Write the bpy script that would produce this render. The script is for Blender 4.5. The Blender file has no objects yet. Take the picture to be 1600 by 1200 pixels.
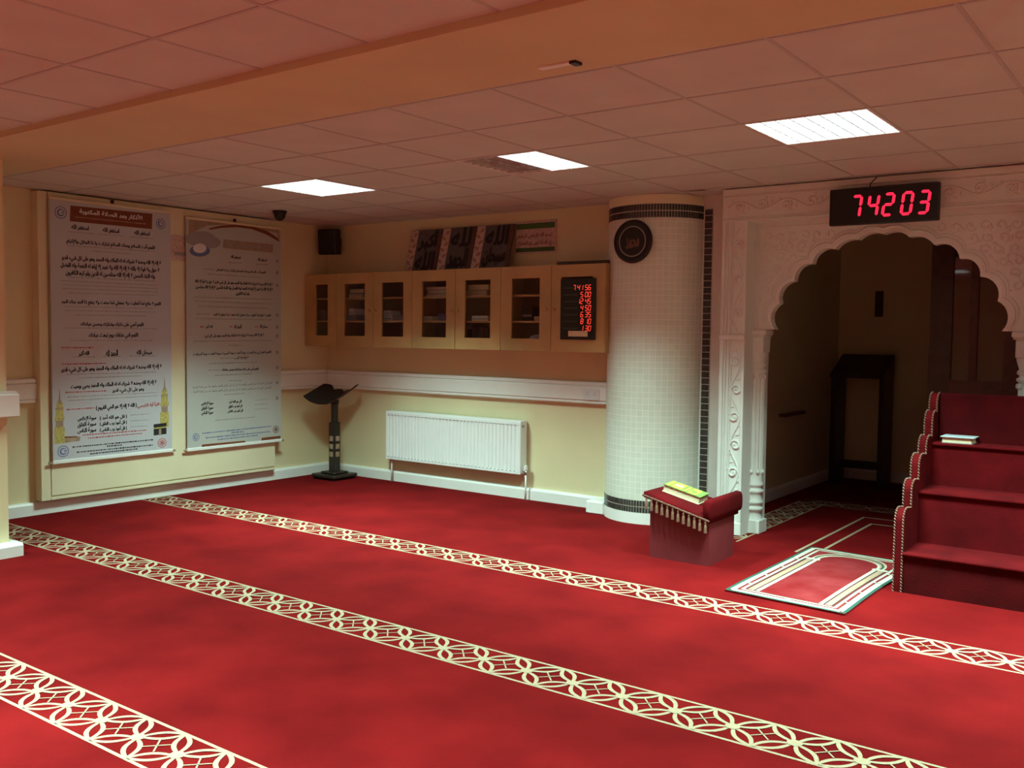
import bpy, math, random
from mathutils import Vector, Matrix
random.seed(7)
sc = bpy.context.scene
COL = sc.collection
PI = math.pi
# ------------------------------------------------------------------ camera frame
FOC = 1481.07
yaw, pit, rol = -0.634910, -0.0538453, 0.0112763
F = Vector((math.sin(yaw)*math.cos(pit), math.cos(yaw)*math.cos(pit), math.sin(pit)))
r0 = Vector((math.cos(yaw), -math.sin(yaw), 0)); u0 = r0.cross(F)
RT = math.cos(rol)*r0 + math.sin(rol)*u0
UP = -math.sin(rol)*r0 + math.cos(rol)*u0
EYE = Vector((0, 0, 1.5))
def at(x, y, k, v):
    """point of the plane axis k = v that the photograph shows at pixel x, y"""
    d = F*FOC + RT*(x-800) - UP*(y-600)
    return EYE + d*((v-EYE[k])/d[k])
cam = bpy.data.cameras.new('camera'); co = bpy.data.objects.new('camera', cam); COL.objects.link(co)
cam.sensor_width = 36; cam.lens = FOC/1600*36; cam.clip_start = .02
m = Matrix((RT, UP, -F)).transposed().to_4x4(); m.translation = EYE; co.matrix_world = m
sc.camera = co
# ------------------------------------------------------------------ materials
def mat(name, c, rough=.6, metal=0, var=0, vscale=8, bump=0, bscale=60, spec=.5, emit=None, es=0, c2=None, coords='Object'):
    m = bpy.data.materials.new(name); m.use_nodes = True
    nt = m.node_tree; b = nt.nodes['Principled BSDF']
    b.inputs['Base Color'].default_value = (*c, 1); b.inputs['Roughness'].default_value = rough
    b.inputs['Metallic'].default_value = metal; b.inputs['Specular IOR Level'].default_value = spec
    if emit:
        b.inputs['Emission Color'].default_value = (*emit, 1); b.inputs['Emission Strength'].default_value = es
    tc = nt.nodes.new('ShaderNodeTexCoord')
    if var or c2:
        n = nt.nodes.new('ShaderNodeTexNoise'); n.inputs['Scale'].default_value = vscale; n.inputs['Detail'].default_value = 5
        nt.links.new(tc.outputs[coords], n.inputs['Vector'])
        r = nt.nodes.new('ShaderNodeValToRGB')
        r.color_ramp.elements[0].position = .32; r.color_ramp.elements[1].position = .68
        d = c2 if c2 else tuple(x*(1-var) for x in c)
        r.color_ramp.elements[0].color = (*d, 1); r.color_ramp.elements[1].color = (*[min(1, x*(1+var*.5)) if not c2 else x for x in c], 1)
        nt.links.new(n.outputs['Fac'], r.inputs['Fac']); nt.links.new(r.outputs['Color'], b.inputs['Base Color'])
    if bump:
        n = nt.nodes.new('ShaderNodeTexNoise'); n.inputs['Scale'].default_value = bscale; n.inputs['Detail'].default_value = 4
        nt.links.new(tc.outputs[coords], n.inputs['Vector'])
        bp = nt.nodes.new('ShaderNodeBump'); bp.inputs['Strength'].default_value = bump; bp.inputs['Distance'].default_value = .01
        nt.links.new(n.outputs['Fac'], bp.inputs['Height']); nt.links.new(bp.outputs['Normal'], b.inputs['Normal'])
    return m
M = {}
M['cream'] = mat('cream_paint', (.72, .635, .40), .7, var=.05, vscale=2, bump=.05)
M['cream2'] = mat('cream_board_paint', (.74, .67, .47), .6, var=.05, vscale=2)
M['white'] = mat('white_gloss_paint', (.80, .80, .78), .4, var=.03, vscale=5)
M['plaster'] = mat('white_plaster', (.70, .70, .67), .65, var=.04, vscale=9, bump=.04, bscale=40)
M['ceil'] = mat('ceiling_tile', (.60, .60, .56), .9, var=.05, vscale=3, bump=.25, bscale=220)
M['bar'] = mat('ceiling_grid_bar', (.47, .46, .45), .6)
M['beam'] = mat('beam_paint', (.62, .54, .33), .7, var=.06, vscale=2.2, bump=.06)
M['carpet'] = mat('red_carpet', (.180, .0055, .0062), 1, c2=(.118, .003, .004), vscale=2.4, bump=.5, bscale=240, spec=.05)
M['weave'] = mat('cream_carpet_pattern', (.40, .30, .205), 1, var=.08, vscale=60, bump=.4, bscale=240, spec=.05)
M['black'] = mat('black_plastic', (.006, .006, .006), .45, var=.2)
M['blackwood'] = mat('black_lacquered_wood', (.018, .013, .010), .35, var=.3, vscale=20)
M['darkwood'] = mat('dark_brown_wood', (.05, .022, .014), .4, var=.35, vscale=14)
M['redwood'] = mat('red_brown_wood', (.09, .028, .02), .4, var=.3, vscale=14)
M['beech'] = mat('beech_veneer', (.50, .33, .14), .45, var=.16, vscale=3)
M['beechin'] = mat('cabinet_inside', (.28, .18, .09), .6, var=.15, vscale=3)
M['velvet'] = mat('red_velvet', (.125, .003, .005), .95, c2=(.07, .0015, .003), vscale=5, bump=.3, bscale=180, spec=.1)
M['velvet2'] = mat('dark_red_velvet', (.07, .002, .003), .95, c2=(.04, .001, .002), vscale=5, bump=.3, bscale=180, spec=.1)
M['redcloth'] = mat('dusky_red_vinyl', (.165, .016, .022), .6, var=.1, vscale=8)
M['gold'] = mat('gold_braid', (.19, .08, .055), .55, var=.3, vscale=90)
M['tassel'] = mat('faded_gold_tassel', (.20, .095, .06), .8, var=.3, vscale=90)
M['paper'] = mat('white_paper', (.70, .70, .72), .5, var=.02, vscale=3)
M['banner'] = mat('banner_vinyl', (.50, .51, .56), .5, var=.06, vscale=2)
M['banner2'] = mat('banner_vinyl_cream', (.46, .47, .45), .5, var=.06, vscale=2)
M['ink'] = mat('black_ink', (.012, .012, .014), .6)
M['greyink'] = mat('grey_ink', (.30, .28, .29), .6)
M['redink'] = mat('red_ink', (.46, .10, .10), .6)
M['blueink'] = mat('blue_ink', (.12, .15, .33), .6)
M['brownbar'] = mat('brown_print', (.19, .045, .015), .6, var=.2, vscale=20)
M['tanprint'] = mat('tan_print', (.36, .26, .18), .6, var=.2, vscale=20)
M['yellowprint'] = mat('yellow_print', (.50, .42, .12), .6, var=.35, vscale=60)
M['greenprint'] = mat('green_print', (.05, .13, .03), .6)
M['pinkprint'] = mat('pale_pink_print', (.62, .45, .42), .6, var=.3, vscale=60)
M['greycanvas'] = mat('charcoal_canvas', (.12, .105, .115), .8, var=.15, vscale=12)
M['browncanvas'] = mat('brown_canvas', (.13, .07, .05), .8, var=.15, vscale=12)
M['rad'] = mat('radiator_enamel', (.80, .82, .83), .35, var=.02)
M['chrome'] = mat('brushed_steel', (.6, .6, .6), .25, 1)
M['louvre'] = mat('polished_louvre', (.80, .80, .80), .25, .6)
M['lamp'] = mat('lit_tube', (.9, .9, .9), .5, emit=(.80, 1, .95), es=7.5)
M['deadlamp'] = mat('unlit_tube', (.5, .5, .48), .5)
M['dimgreen'] = mat('dim_green_print', (.05, .06, .045), .6)
M['led'] = mat('red_led', (.3, 0, 0), .5, emit=(1, .015, .05), es=1.9)
M['led2'] = mat('red_led_bright', (.3, 0, 0), .5, emit=(1, .06, .03), es=1.7)
M['green'] = mat('green_book_cloth', (.20, .34, .08), .6, var=.5, vscale=30)
M['yellow'] = mat('yellow_book_cloth', (.60, .58, .07), .6, var=.2, vscale=40)
M['pages'] = mat('book_pages', (.72, .62, .42), .8, var=.1, vscale=60)
M['bluegrey'] = mat('blue_grey_cover', (.50, .58, .64), .45)
M['matgreen'] = mat('dark_green_mat_edge', (.010, .060, .045), .95, var=.2, vscale=60)
M['matwhite'] = mat('white_mat_weave', (.50, .46, .375), .95, var=.08, vscale=60)
M['mattan'] = mat('tan_mat_weave', (.38, .24, .16), .95, var=.15, vscale=60)
M['matred'] = mat('red_mat_pile', (.25, .03, .034), 1, c2=(.18, .010, .012), vscale=4, bump=.3, bscale=200, spec=.05)
M['matdark'] = mat('dark_mat_line', (.02, .018, .02), .95)
M['darktile'] = mat('dark_grey_tile', (.045, .05, .045), .25, var=.4, vscale=30)
M['grout'] = mat('pale_grout', (.60, .60, .54), .8)

def tile_material():
    m = mat('white_mosaic_tile', (.70, .72, .66), .32, spec=.35); nt = m.node_tree; b = nt.nodes['Principled BSDF']
    uv = nt.nodes.new('ShaderNodeUVMap')
    br = nt.nodes.new('ShaderNodeTexBrick'); br.offset = 0; br.squash = 1
    br.inputs['Scale'].default_value = 1; br.inputs['Brick Width'].default_value = .0475; br.inputs['Row Height'].default_value = .0475
    br.inputs['Mortar Size'].default_value = .0022; br.inputs['Mortar Smooth'].default_value = .2
    br.inputs['Color1'].default_value = (.68, .71, .63, 1); br.inputs['Color2'].default_value = (.63, .67, .60, 1); br.inputs['Mortar'].default_value = (.80, .83, .76, 1)
    nt.links.new(uv.outputs['UV'], br.inputs['Vector']); nt.links.new(br.outputs['Color'], b.inputs['Base Color'])
    bp = nt.nodes.new('ShaderNodeBump'); bp.invert = True; bp.inputs['Strength'].default_value = .15; bp.inputs['Distance'].default_value = .002
    nt.links.new(br.outputs['Fac'], bp.inputs['Height']); nt.links.new(bp.outputs['Normal'], b.inputs['Normal'])
    return m
M['mosaic'] = tile_material()
def glass_material():
    m = bpy.data.materials.new('window_glass'); m.use_nodes = True; nt = m.node_tree
    nt.nodes.remove(nt.nodes['Principled BSDF']); out = nt.nodes['Material Output']
    t = nt.nodes.new('ShaderNodeBsdfTransparent'); t.inputs[0].default_value = (.93, .94, .93, 1)
    g = nt.nodes.new('ShaderNodeBsdfGlossy'); g.inputs['Roughness'].default_value = .04
    fr = nt.nodes.new('ShaderNodeFresnel'); fr.inputs[0].default_value = 1.45
    mx = nt.nodes.new('ShaderNodeMixShader')
    ge = nt.nodes.new('ShaderNodeNewGeometry'); mu = nt.nodes.new('ShaderNodeMath'); mu.operation = 'SUBTRACT'; mu.use_clamp = True
    nt.links.new(fr.outputs[0], mu.inputs[0]); nt.links.new(ge.outputs['Backfacing'], mu.inputs[1]); nt.links.new(mu.outputs[0], mx.inputs[0]); nt.links.new(t.outputs[0], mx.inputs[1]); nt.links.new(g.outputs[0], mx.inputs[2])
    nt.links.new(mx.outputs[0], out.inputs[0]); return m
M['glass'] = glass_material()
M['darkglass'] = mat('dark_mirror_glass', (.02, .02, .02), .03, spec=1.0); M['darkglass'].node_tree.nodes['Principled BSDF'].inputs['IOR'].default_value = 1.6

# ------------------------------------------------------------------ mesh builder
class MB:
    def __init__(s): s.v = []; s.f = []; s.mi = []; s.mats = []; s.uv = None; s.sm = []
    def mid(s, m):
        m = M[m] if isinstance(m, str) else m
        if m not in s.mats: s.mats.append(m)
        return s.mats.index(m)
    def add(s, vs, fs, m, smooth=False):
        n = len(s.v); s.v += [tuple(v) for v in vs]; k = s.mid(m)
        for f in fs: s.f.append(tuple(i+n for i in f)); s.mi.append(k); s.sm.append(smooth)
        return s
    def box(s, x0, x1, y0, y1, z0, z1, m, R=None, bev=0):
        x0, x1 = sorted((x0, x1)); y0, y1 = sorted((y0, y1)); z0, z1 = sorted((z0, z1))
        if bev:
            b = min(bev, (x1-x0)/2.2, (y1-y0)/2.2, (z1-z0)/2.2)
            vs = []; idx = {}
            for ix in (0, 1):
                for iy in (0, 1):
                    for iz in (0, 1):
                        X = (x0, x1)[ix]; Y = (y0, y1)[iy]; Z = (z0, z1)[iz]; sx = (1, -1)[ix]*b; sy = (1, -1)[iy]*b; sz = (1, -1)[iz]*b
                        for ax, p in enumerate(((X, Y+sy, Z+sz), (X+sx, Y, Z+sz), (X+sx, Y+sy, Z))):
                            idx[ix, iy, iz, ax] = len(vs); vs.append(p)
            fs = []
            for i in (0, 1):
                fs.append([idx[i, a, c, 0] for a, c in ((0, 0), (1, 0), (1, 1), (0, 1))])
                fs.append([idx[a, i, c, 1] for a, c in ((0, 0), (1, 0), (1, 1), (0, 1))])
                fs.append([idx[a, c, i, 2] for a, c in ((0, 0), (1, 0), (1, 1), (0, 1))])
            for a in (0, 1):
                for c in (0, 1):
                    fs.append([idx[0, a, c, 1], idx[1, a, c, 1], idx[1, a, c, 2], idx[0, a, c, 2]])
                    fs.append([idx[a, 0, c, 0], idx[a, 1, c, 0], idx[a, 1, c, 2], idx[a, 0, c, 2]])
                    fs.append([idx[a, c, 0, 0], idx[a, c, 1, 0], idx[a, c, 1, 1], idx[a, c, 0, 1]])
            for a in (0, 1):
                for c in (0, 1):
                    for d in (0, 1): fs.append([idx[a, c, d, k] for k in (0, 1, 2)])
            cx = Vector(((x0+x1)/2, (y0+y1)/2, (z0+z1)/2)); out = []
            for f in fs:
                p = [Vector(vs[i]) for i in f]; n = (p[1]-p[0]).cross(p[2]-p[0])
                out.append(f if n.dot(sum(p, Vector())/len(p)-cx) > 0 else f[::-1])
            fs = out
        else:
            vs = [(x, y, z) for x in (x0, x1) for y in (y0, y1) for z in (z0, z1)]
            fs = [(0, 1, 3, 2), (4, 6, 7, 5), (0, 4, 5, 1), (2, 3, 7, 6), (0, 2, 6, 4), (1, 5, 7, 3)]
        if R: vs = [R @ Vector(v) for v in vs]
        return s.add(vs, fs, m)
    def prism(s, pts, a, b, axis, m):
        """polygon pts (2-D) extruded along axis from a to b"""
        def P(p, t):
            return {0: (t, p[0], p[1]), 1: (p[0], t, p[1]), 2: (p[0], p[1], t)}[axis]
        n = len(pts); ar = sum(pts[i][0]*pts[(i+1) % n][1]-pts[(i+1) % n][0]*pts[i][1] for i in range(n))
        if (ar < 0) != (axis == 1): pts = pts[::-1]
        a, b = sorted((a, b))
        vs = [P(p, a) for p in pts] + [P(p, b) for p in pts]
        fs = [tuple(range(n))[::-1], tuple(range(n, 2*n))] + [(i, (i+1) % n, (i+1) % n+n, i+n) for i in range(n)]
        return s.add(vs, fs, m)
    def lathe(s, prof, cx, cy, m, seg=24, R=None, smooth=True, a0=0):
        vs = []; fs = []
        for r, z in prof:
            for k in range(seg):
                a = a0+2*PI*k/seg; vs.append(Vector((cx+r*math.cos(a), cy+r*math.sin(a), z)))
        for i in range(len(prof)-1):
            for k in range(seg):
                k2 = (k+1) % seg; fs.append((i*seg+k, i*seg+k2, (i+1)*seg+k2, (i+1)*seg+k))
        if R: vs = [R @ v for v in vs]
        s.add(vs, fs, m, smooth)
        for base, rev in ((0, True), ((len(prof)-1)*seg, False)):
            f = list(range(seg)); s.add(vs[base:base+seg], [tuple(f[::-1] if rev else f)], m)
        return s
    def tube(s, pts, r, m, seg=8, flat=None):
        """tube along pts; r number or list; flat=(normal, factor) squashes it along a direction"""
        pts = [Vector(p) for p in pts]; n = len(pts); rr = r if isinstance(r, (list, tuple)) else [r]*n
        vs = []; fs = []; prev = None
        for i, p in enumerate(pts):
            t = (pts[min(i+1, n-1)]-pts[max(i-1, 0)]).normalized()
            if prev is None:
                a = Vector((0, 0, 1)) if abs(t.z) < .9 else Vector((1, 0, 0)); x = t.cross(a).normalized()
            else: x = (prev - t*prev.dot(t)).normalized()
            prev = x; y = t.cross(x)
            for k in range(seg):
                an = 2*PI*k/seg; d = (x*math.cos(an)+y*math.sin(an))*rr[i]
                if flat: d = d - flat[0]*d.dot(flat[0])*(1-flat[1])
                vs.append(p+d)
        for i in range(n-1):
            for k in range(seg):
                k2 = (k+1) % seg; fs.append((i*seg+k, i*seg+k2, (i+1)*seg+k2, (i+1)*seg+k))
        fs += [tuple(range(seg))[::-1], tuple(range((n-1)*seg, n*seg))]
        return s.add(vs, fs, m, True)
    def ball(s, c, rx, ry, rz, m, seg=10, rings=6, R=None, half=False):
        vs = []; fs = []; c = Vector(c)
        for i in range(rings+1):
            th = PI*i/rings*(.5 if half else 1)
            for k in range(seg):
                a = 2*PI*k/seg; v = Vector((rx*math.sin(th)*math.cos(a), ry*math.sin(th)*math.sin(a), rz*math.cos(th)))
                vs.append(c+(R @ v if R else v))
        for i in range(rings):
            for k in range(seg):
                k2 = (k+1) % seg; fs.append((i*seg+k, (i+1)*seg+k, (i+1)*seg+k2, i*seg+k2))
        return s.add(vs, fs, m, True)
    def quad(s, a, b, c, d, m): return s.add([a, b, c, d], [(0, 1, 2, 3)], m)
    def build(s, name, parent=None, origin=None):
        me = bpy.data.meshes.new(name); o = bpy.data.objects.new(name, me)
        off = Vector((0, 0, 0))
        if parent is not None: off = parent.matrix_basis.translation if parent.parent is None else parent.parent.matrix_basis.translation
        elif origin is not None: off = Vector(origin); o.location = off
        me.from_pydata([tuple(Vector(v)-off) for v in s.v], [], s.f)
        for mm in s.mats: me.materials.append(mm)
        me.polygons.foreach_set('material_index', s.mi); me.polygons.foreach_set('use_smooth', s.sm)
        me.update()
        COL.objects.link(o)
        if parent is not None: o.parent = parent
        return o
def thing(name, label, cat, loc, group=None):
    o = bpy.data.objects.new(name, None); COL.objects.link(o); o.location = loc; o.empty_display_size = .1
    o['label'] = label; o['category'] = cat
    if group: o['group'] = group
    return o
def tag(o, label, cat, group=None):
    o['label'] = label; o['category'] = cat
    if group: o['group'] = group
    return o
def struct(o): o['kind'] = 'structure'; return o

# ------------------------------------------------------------------ lettering
AR = {'ا': 0xFE8D, 'ب': 0xFE8F, 'ة': 0xFE93, 'ت': 0xFE95, 'ث': 0xFE99, 'ج': 0xFE9D, 'ح': 0xFEA1, 'خ': 0xFEA5, 'د': 0xFEA9, 'ذ': 0xFEAB,
      'ر': 0xFEAD, 'ز': 0xFEAF, 'س': 0xFEB1, 'ش': 0xFEB5, 'ص': 0xFEB9, 'ض': 0xFEBD, 'ط': 0xFEC1, 'ظ': 0xFEC5, 'ع': 0xFEC9, 'غ': 0xFECD,
      'ف': 0xFED1, 'ق': 0xFED5, 'ك': 0xFED9, 'ل': 0xFEDD, 'م': 0xFEE1, 'ن': 0xFEE5, 'ه': 0xFEE9, 'و': 0xFEED, 'ى': 0xFEEF, 'ي': 0xFEF1,
      'أ': 0xFE83, 'إ': 0xFE87, 'آ': 0xFE81, 'ء': 0xFE80, '1': 0xFEFB, '2': 0xFEF7, '3': 0xFEF9}
RIGHT = set('اةدذرزوىأإآ123'); 
def shape(t):
    t = t.replace('لا', '1').replace('لأ', '2').replace('لإ', '3'); out = []
    for i, ch in enumerate(t):
        if ch not in AR: out.append({'(': ')', ')': '('}.get(ch, ch)); continue
        pj = i > 0 and t[i-1] in AR and t[i-1] not in RIGHT and t[i-1] != 'ء' and ch != 'ء'
        nj = i+1 < len(t) and t[i+1] in AR and t[i+1] != 'ء' and ch not in RIGHT and ch != 'ء'
        k = 3 if pj and nj else 1 if pj else 2 if nj else 0
        out.append(chr(AR[ch]+(2 if k == 0 and ch == 'ه' else 1 if k == 0 and ch == 'ة' else k)))
    return ''.join(out[::-1])
_tc = {}
def glyphs(s, bold=.012):
    bold = 0
    if (s, bold) not in _tc:
        c = bpy.data.curves.new('tmp', 'FONT'); c.body = s; c.resolution_u = 2; c.offset = bold
        o = bpy.data.objects.new('tmp', c); COL.objects.link(o)
        me = bpy.data.meshes.new_from_object(o)
        vs = [(v.co.x, v.co.y) for v in me.vertices]; fs = [tuple(p.vertices) for p in me.polygons]
        bpy.data.objects.remove(o); bpy.data.curves.remove(c); bpy.data.meshes.remove(me)
        x0 = min(v[0] for v in vs); x1 = max(v[0] for v in vs); y0 = min(v[1] for v in vs); y1 = max(v[1] for v in vs)
        _tc[s, bold] = ([((x-x0)/(x1-x0), (y-y0)/(y1-y0)-.5) for x, y in vs], fs)
    return _tc[s, bold]
def write(mb, s, L, R_, h, m, n, lift=.0006, bold=.012, up=Vector((0, 0, 1)), slant=0):
    """text s spread from point L to point R_, height h, printed lift in front of the surface of normal n"""
    vs, fs = glyphs(s, bold); L = Vector(L); d = Vector(R_)-L; dn = d.normalized()
    k = h*bold*2
    for q, (ox, oz) in enumerate(((-k, 0), (k, 0), (0, k), (0, -k)) if bold > .01 else ((0, 0),)):
        mb.add([L + d*u + up*(v*h+oz) + dn*ox + n*(lift+.0003*q) for u, v in vs], fs, m)
def dashes(mb, L, R_, h, m, n, lift=.0006, up=Vector((0, 0, 1)), seed=0):
    rnd = random.Random(int(L[1]*1000+L[2]*777)+seed); L = Vector(L); R_ = Vector(R_); d = R_-L; ln = d.length; dn = d.normalized(); s = 0
    while s < ln:
        w = min(rnd.uniform(.008, .026), ln-s); a = L+dn*s+n*lift; b = a+dn*w
        hh = h*rnd.uniform(.55, 1)*.5; mb.quad(a-up*hh, b-up*hh, b+up*hh, a+up*hh, m); s += w+.005
SEG = {'0': 'abcdef', '1': 'bc', '2': 'abged', '3': 'abgcd', '4': 'fgbc', '5': 'afgcd', '6': 'afgedc', '7': 'abc', '8': 'abcdefg', '9': 'abcdfg'}
def digit(mb, ch, o, w, h, ex, n, m, t=.16, sl=.12):
    T = w*t*1.3; g = T*.12
    S = {'a': ((0, 1), (1, 1)), 'g': ((0, .5), (1, .5)), 'd': ((0, 0), (1, 0)), 'f': ((0, .5), (0, 1)), 'b': ((1, .5), (1, 1)), 'e': ((0, 0), (0, .5)), 'c': ((1, 0), (1, .5))}
    up = Vector((0, 0, 1))
    for k in SEG[ch]:
        a, b = S[k]; A = Vector((a[0]*w, a[1]*h)); B = Vector((b[0]*w, b[1]*h)); d = (B-A).normalized(); p = Vector((-d.y, d.x))*T/2
        A = A+d*g; B = B-d*g
        pts = [A, A+d*T/2-p, B-d*T/2-p, B, B-d*T/2+p, A+d*T/2+p]
        mb.add([Vector(o)+ex*(q.x+q.y*sl)+up*q.y+n*.0008 for q in pts], [tuple(range(6))], m)

# ================================================================== SETTING
XL, YB, ZC = -7.55, 6.95, 2.59
XR, YN = 3.6, -4.2
ARY = 6.84      # spandrel face of the arch
FRY = 6.68      # front of the arch surround
def petal(mb, a, b, w, wi, z, m, k=9):
    """pointed leaf from a to b: outer half width w, hole half width wi"""
    a = Vector(a); b = Vector(b); d = b-a; n = Vector((-d.y, d.x)).normalized(); out = []; inn = []
    for sgn in (1, -1):
        for i in range(k+1):
            t = i/k if sgn == 1 else 1-i/k
            if (i == k): continue
            out.append(a+d*t+n*sgn*w*(math.sin(PI*t)**.85 if 0 < t < 1 else 0)+n*0)
            ti = .13+.74*t; inn.append(a+d*ti+n*sgn*wi*math.sin(PI*t))
    N = len(out)
    vs = [(p.x, p.y, z) for p in out]+[(p.x, p.y, z) for p in inn]
    mb.add(vs, [(i, N+i, N+(i+1) % N, (i+1) % N) for i in range(N)], m)
def flat(mb, pts, z, m):
    n = len(pts); ar = sum(pts[i][0]*pts[(i+1) % n][1]-pts[(i+1) % n][0]*pts[i][1] for i in range(n))
    if ar < 0: pts = pts[::-1]
    mb.add([(p[0], p[1], z) for p in pts], [tuple(range(n))], m)
def line2(mb, a, b, w, z, m):
    a = Vector(a); b = Vector(b); n = (b-a); n = Vector((-n.y, n.x)).normalized()*w/2
    flat(mb, [a-n, b-n, b+n, a+n], z, m)
fl = MB(); fl.quad((XL-.1, YN, 0), (XR, YN, 0), (XR, 10.3, 0), (XL-.1, 10.3, 0), 'carpet')
PER, BW = .2428, .265
def border(mb, P0, ex, ey, n0, n1, L0, L1, w=BW):
    """patterned border: P0 node 0, ex along, ey across; nodes n0..n1; edge lines from L0 to L1"""
    def T(u, v): return Vector((P0[0]+ex[0]*u+ey[0]*v, P0[1]+ex[1]*u+ey[1]*v))
    H = w/2; z = .0012; e = .0145
    for s in (1, -1):
        flat(mb, [T(L0, s*H), T(L1, s*H), T(L1, s*(H-e)), T(L0, s*(H-e))], z, 'weave')
    for k in range(n0, n1+1):
        u = k*PER
        for dx in (1, -1):
            for s in (1, -1):
                if (k == n1 and dx == 1) or (k == n0 and dx == -1): continue
                petal(mb, T(u+dx*.002, s*.002), T(u+dx*(PER/2+.006), s*(H-e+.008)), .036, .0175, z+.0003*(dx+s*2+3), 'weave')
        flat(mb, [T(u+.030*math.cos(a), .028*math.sin(a)) for a in [i*PI/5 for i in range(10)]], z+.002, 'weave')
        if k < n1:
            c = u+PER/2
            line2(mb, T(c-.034, -.036), T(c+.034, .036), .0065, z+.0022, 'weave')
            line2(mb, T(c+.034, -.036), T(c-.034, .036), .0065, z+.0022, 'weave')
for yc, x0, xe in ((1.936, -3.359, XL), (3.379, -1.662, XL), (4.852, -1.912, XL)):
    n0 = int((XL+.04-x0)/PER)-1; n1 = int((XR-x0)/PER)-1
    border(fl, (x0, yc), (1, 0), (0, 1), n0, n1, XL-x0, XR-x0)
border(fl, (-2.845, 8.48), (0, -1), (1, 0), 0, 8, 0, 2.0, .25)          # inside the prayer niche, running back
border(fl, (-2.845, 8.48), (1, 0), (0, 1), 0, 8, -.12, 2.0, .25)
for x, y in ((-2.27, 8.03), (-2.14, 7.78)):                               # imam's place outline
    flat(fl, [(x-.011, 6.43), (x+.011, 6.43), (x+.011, y), (x-.011, y)], .0012, 'weave')
    flat(fl, [(x-.011, y), (-1.2, y), (-1.2, y+.022), (x-.011, y+.022)], .0014, 'weave')
struct(fl.build('floor'))

# ceiling: far tiled part with light openings, painted beam soffit, near tiled part
GX, GY, TL = -1.358, 3.402, .643
def tiled(mb, x0, x1, y0, y1, gx, gy, z, holes, tx=TL, ty=.64):
    xs = sorted({x0, x1} | {round(gx+k*tx, 4) for k in range(-30, 30) if x0 < gx+k*tx < x1})
    ys = sorted({y0, y1} | {round(gy+k*ty, 4) for k in range(-30, 30) if y0 < gy+k*ty < y1})
    for i in range(len(xs)-1):
        for j in range(len(ys)-1):
            cx = (xs[i]+xs[i+1])/2; cy = (ys[j]+ys[j+1])/2
            if any(abs(cx-h[0]) < .2 and abs(cy-h[1]) < .2 for h in holes): continue
            mb.quad((xs[i], ys[j], z), (xs[i], ys[j+1], z), (xs[i+1], ys[j+1], z), (xs[i+1], ys[j], z), 'ceil')
    b = .008
    for x in xs[1:-1]: mb.box(x-b, x+b, y0, y1, z-.003, z+.0, 'bar')
    for y in ys[1:-1]: mb.box(x0, x1, y-b, y+b, z-.0032, z+.0, 'bar')
far_l = [(GX+TL*(k-.5), GY+.64*2.5) for k in (0, -3, -6, 3, 6)]
NX, NY = -2.69, 2.17
near_l = [(NX+TL*(k-.5), NY-.64*1.5-.64*j) for k in (-4, -1, 2, 5, 8) for j in (0, 4)]
ce = MB()
tiled(ce, XL-.1, XR, 3.372, 10.3, GX, GY, ZC, far_l)
ce.box(XL-.1, XR, 2.68, 3.372, ZC-.004, ZC+.3, 'beam')
ZN = ZC+.03
for (xa_, ya_), (xb_, yb__) in (((60, 297), (92, 300)), ((846, 325), (884, 329)), ((1062, 300), (1102, 297))):
    p_ = at(xa_, ya_, 2, ZC-.004); q_ = at(xb_, yb__, 2, ZC-.004); ce.add([(p_.x, p_.y, ZC-.0036), (q_.x, q_.y-.03, ZC-.0036), (q_.x, q_.y+.03, ZC-.0036)], [(0, 2, 1)], 'black')
tiled(ce, XL-.1, XR, YN, 2.68, NX, NY, ZN, near_l)
struct(ce.build('ceiling'))

# walls
w = MB(); w.box(XL-.1, XL, YN, YB+.1, 0, 2.75, 'cream'); struct(w.build('wall_left'))
w = MB(); w.box(XL, -3.5, YB, YB+.12, 0, 2.75, 'cream'); struct(w.build('wall_back'))
w = MB(); w.box(XL, XR, YN-.1, YN, 0, 2.75, 'cream'); struct(w.build('wall_front'))
w = MB(); w.box(XR, XR+.1, YN, 7.05, 0, 2.75, 'cream'); struct(w.build('wall_right'))
# niche room behind the arch
w = MB(); w.box(-3.3, -3.2, YB+.12, 10.2, 0, 2.75, 'cream'); struct(w.build('wall_niche_left'))
w = MB(); w.box(-3.3, -.65, 10.2, 10.3, 0, 2.75, 'cream'); struct(w.build('wall_niche_back'))
w = MB(); w.box(-.75, -.65, 7.06, 10.2, 0, 2.75, 'cream'); struct(w.build('wall_niche_right'))
def skirt(name, boxes):
    b = MB()
    for (x0, x1, y0, y1, ax) in boxes:
        if ax == 'y':    # board lying against a wall of constant y, face towards -y
            b.prism([(y1, 0), (y0, 0), (y0, .085), (y0+.008, .1), (y1, .105)], x0, x1, 0, 'white')
        else:
            b.prism([(x0, 0), (x1, 0), (x1, .085), (x1-.008, .1), (x0, .105)], y0, y1, 1, 'white')
    return struct(b.build(name))
skirt('baseboard_left', [(XL, XL+.035, 3.2, YB, 'x')])
skirt('baseboard_back', [(XL+.035, -4.04, YB-.03, YB, 'y')])
skirt('baseboard_niche', [(-3.2, -3.17, YB+.12, 10.2, 'x'), (-3.2, -1.8, 10.17, 10.2, 'y')])
b = MB(); p = at(925, 800, 2, 0); b.box(-4.17, -4.0, 6.72, 6.92, 0, .105, 'white', bev=.008); struct(b.build('trim_1'))

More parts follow.
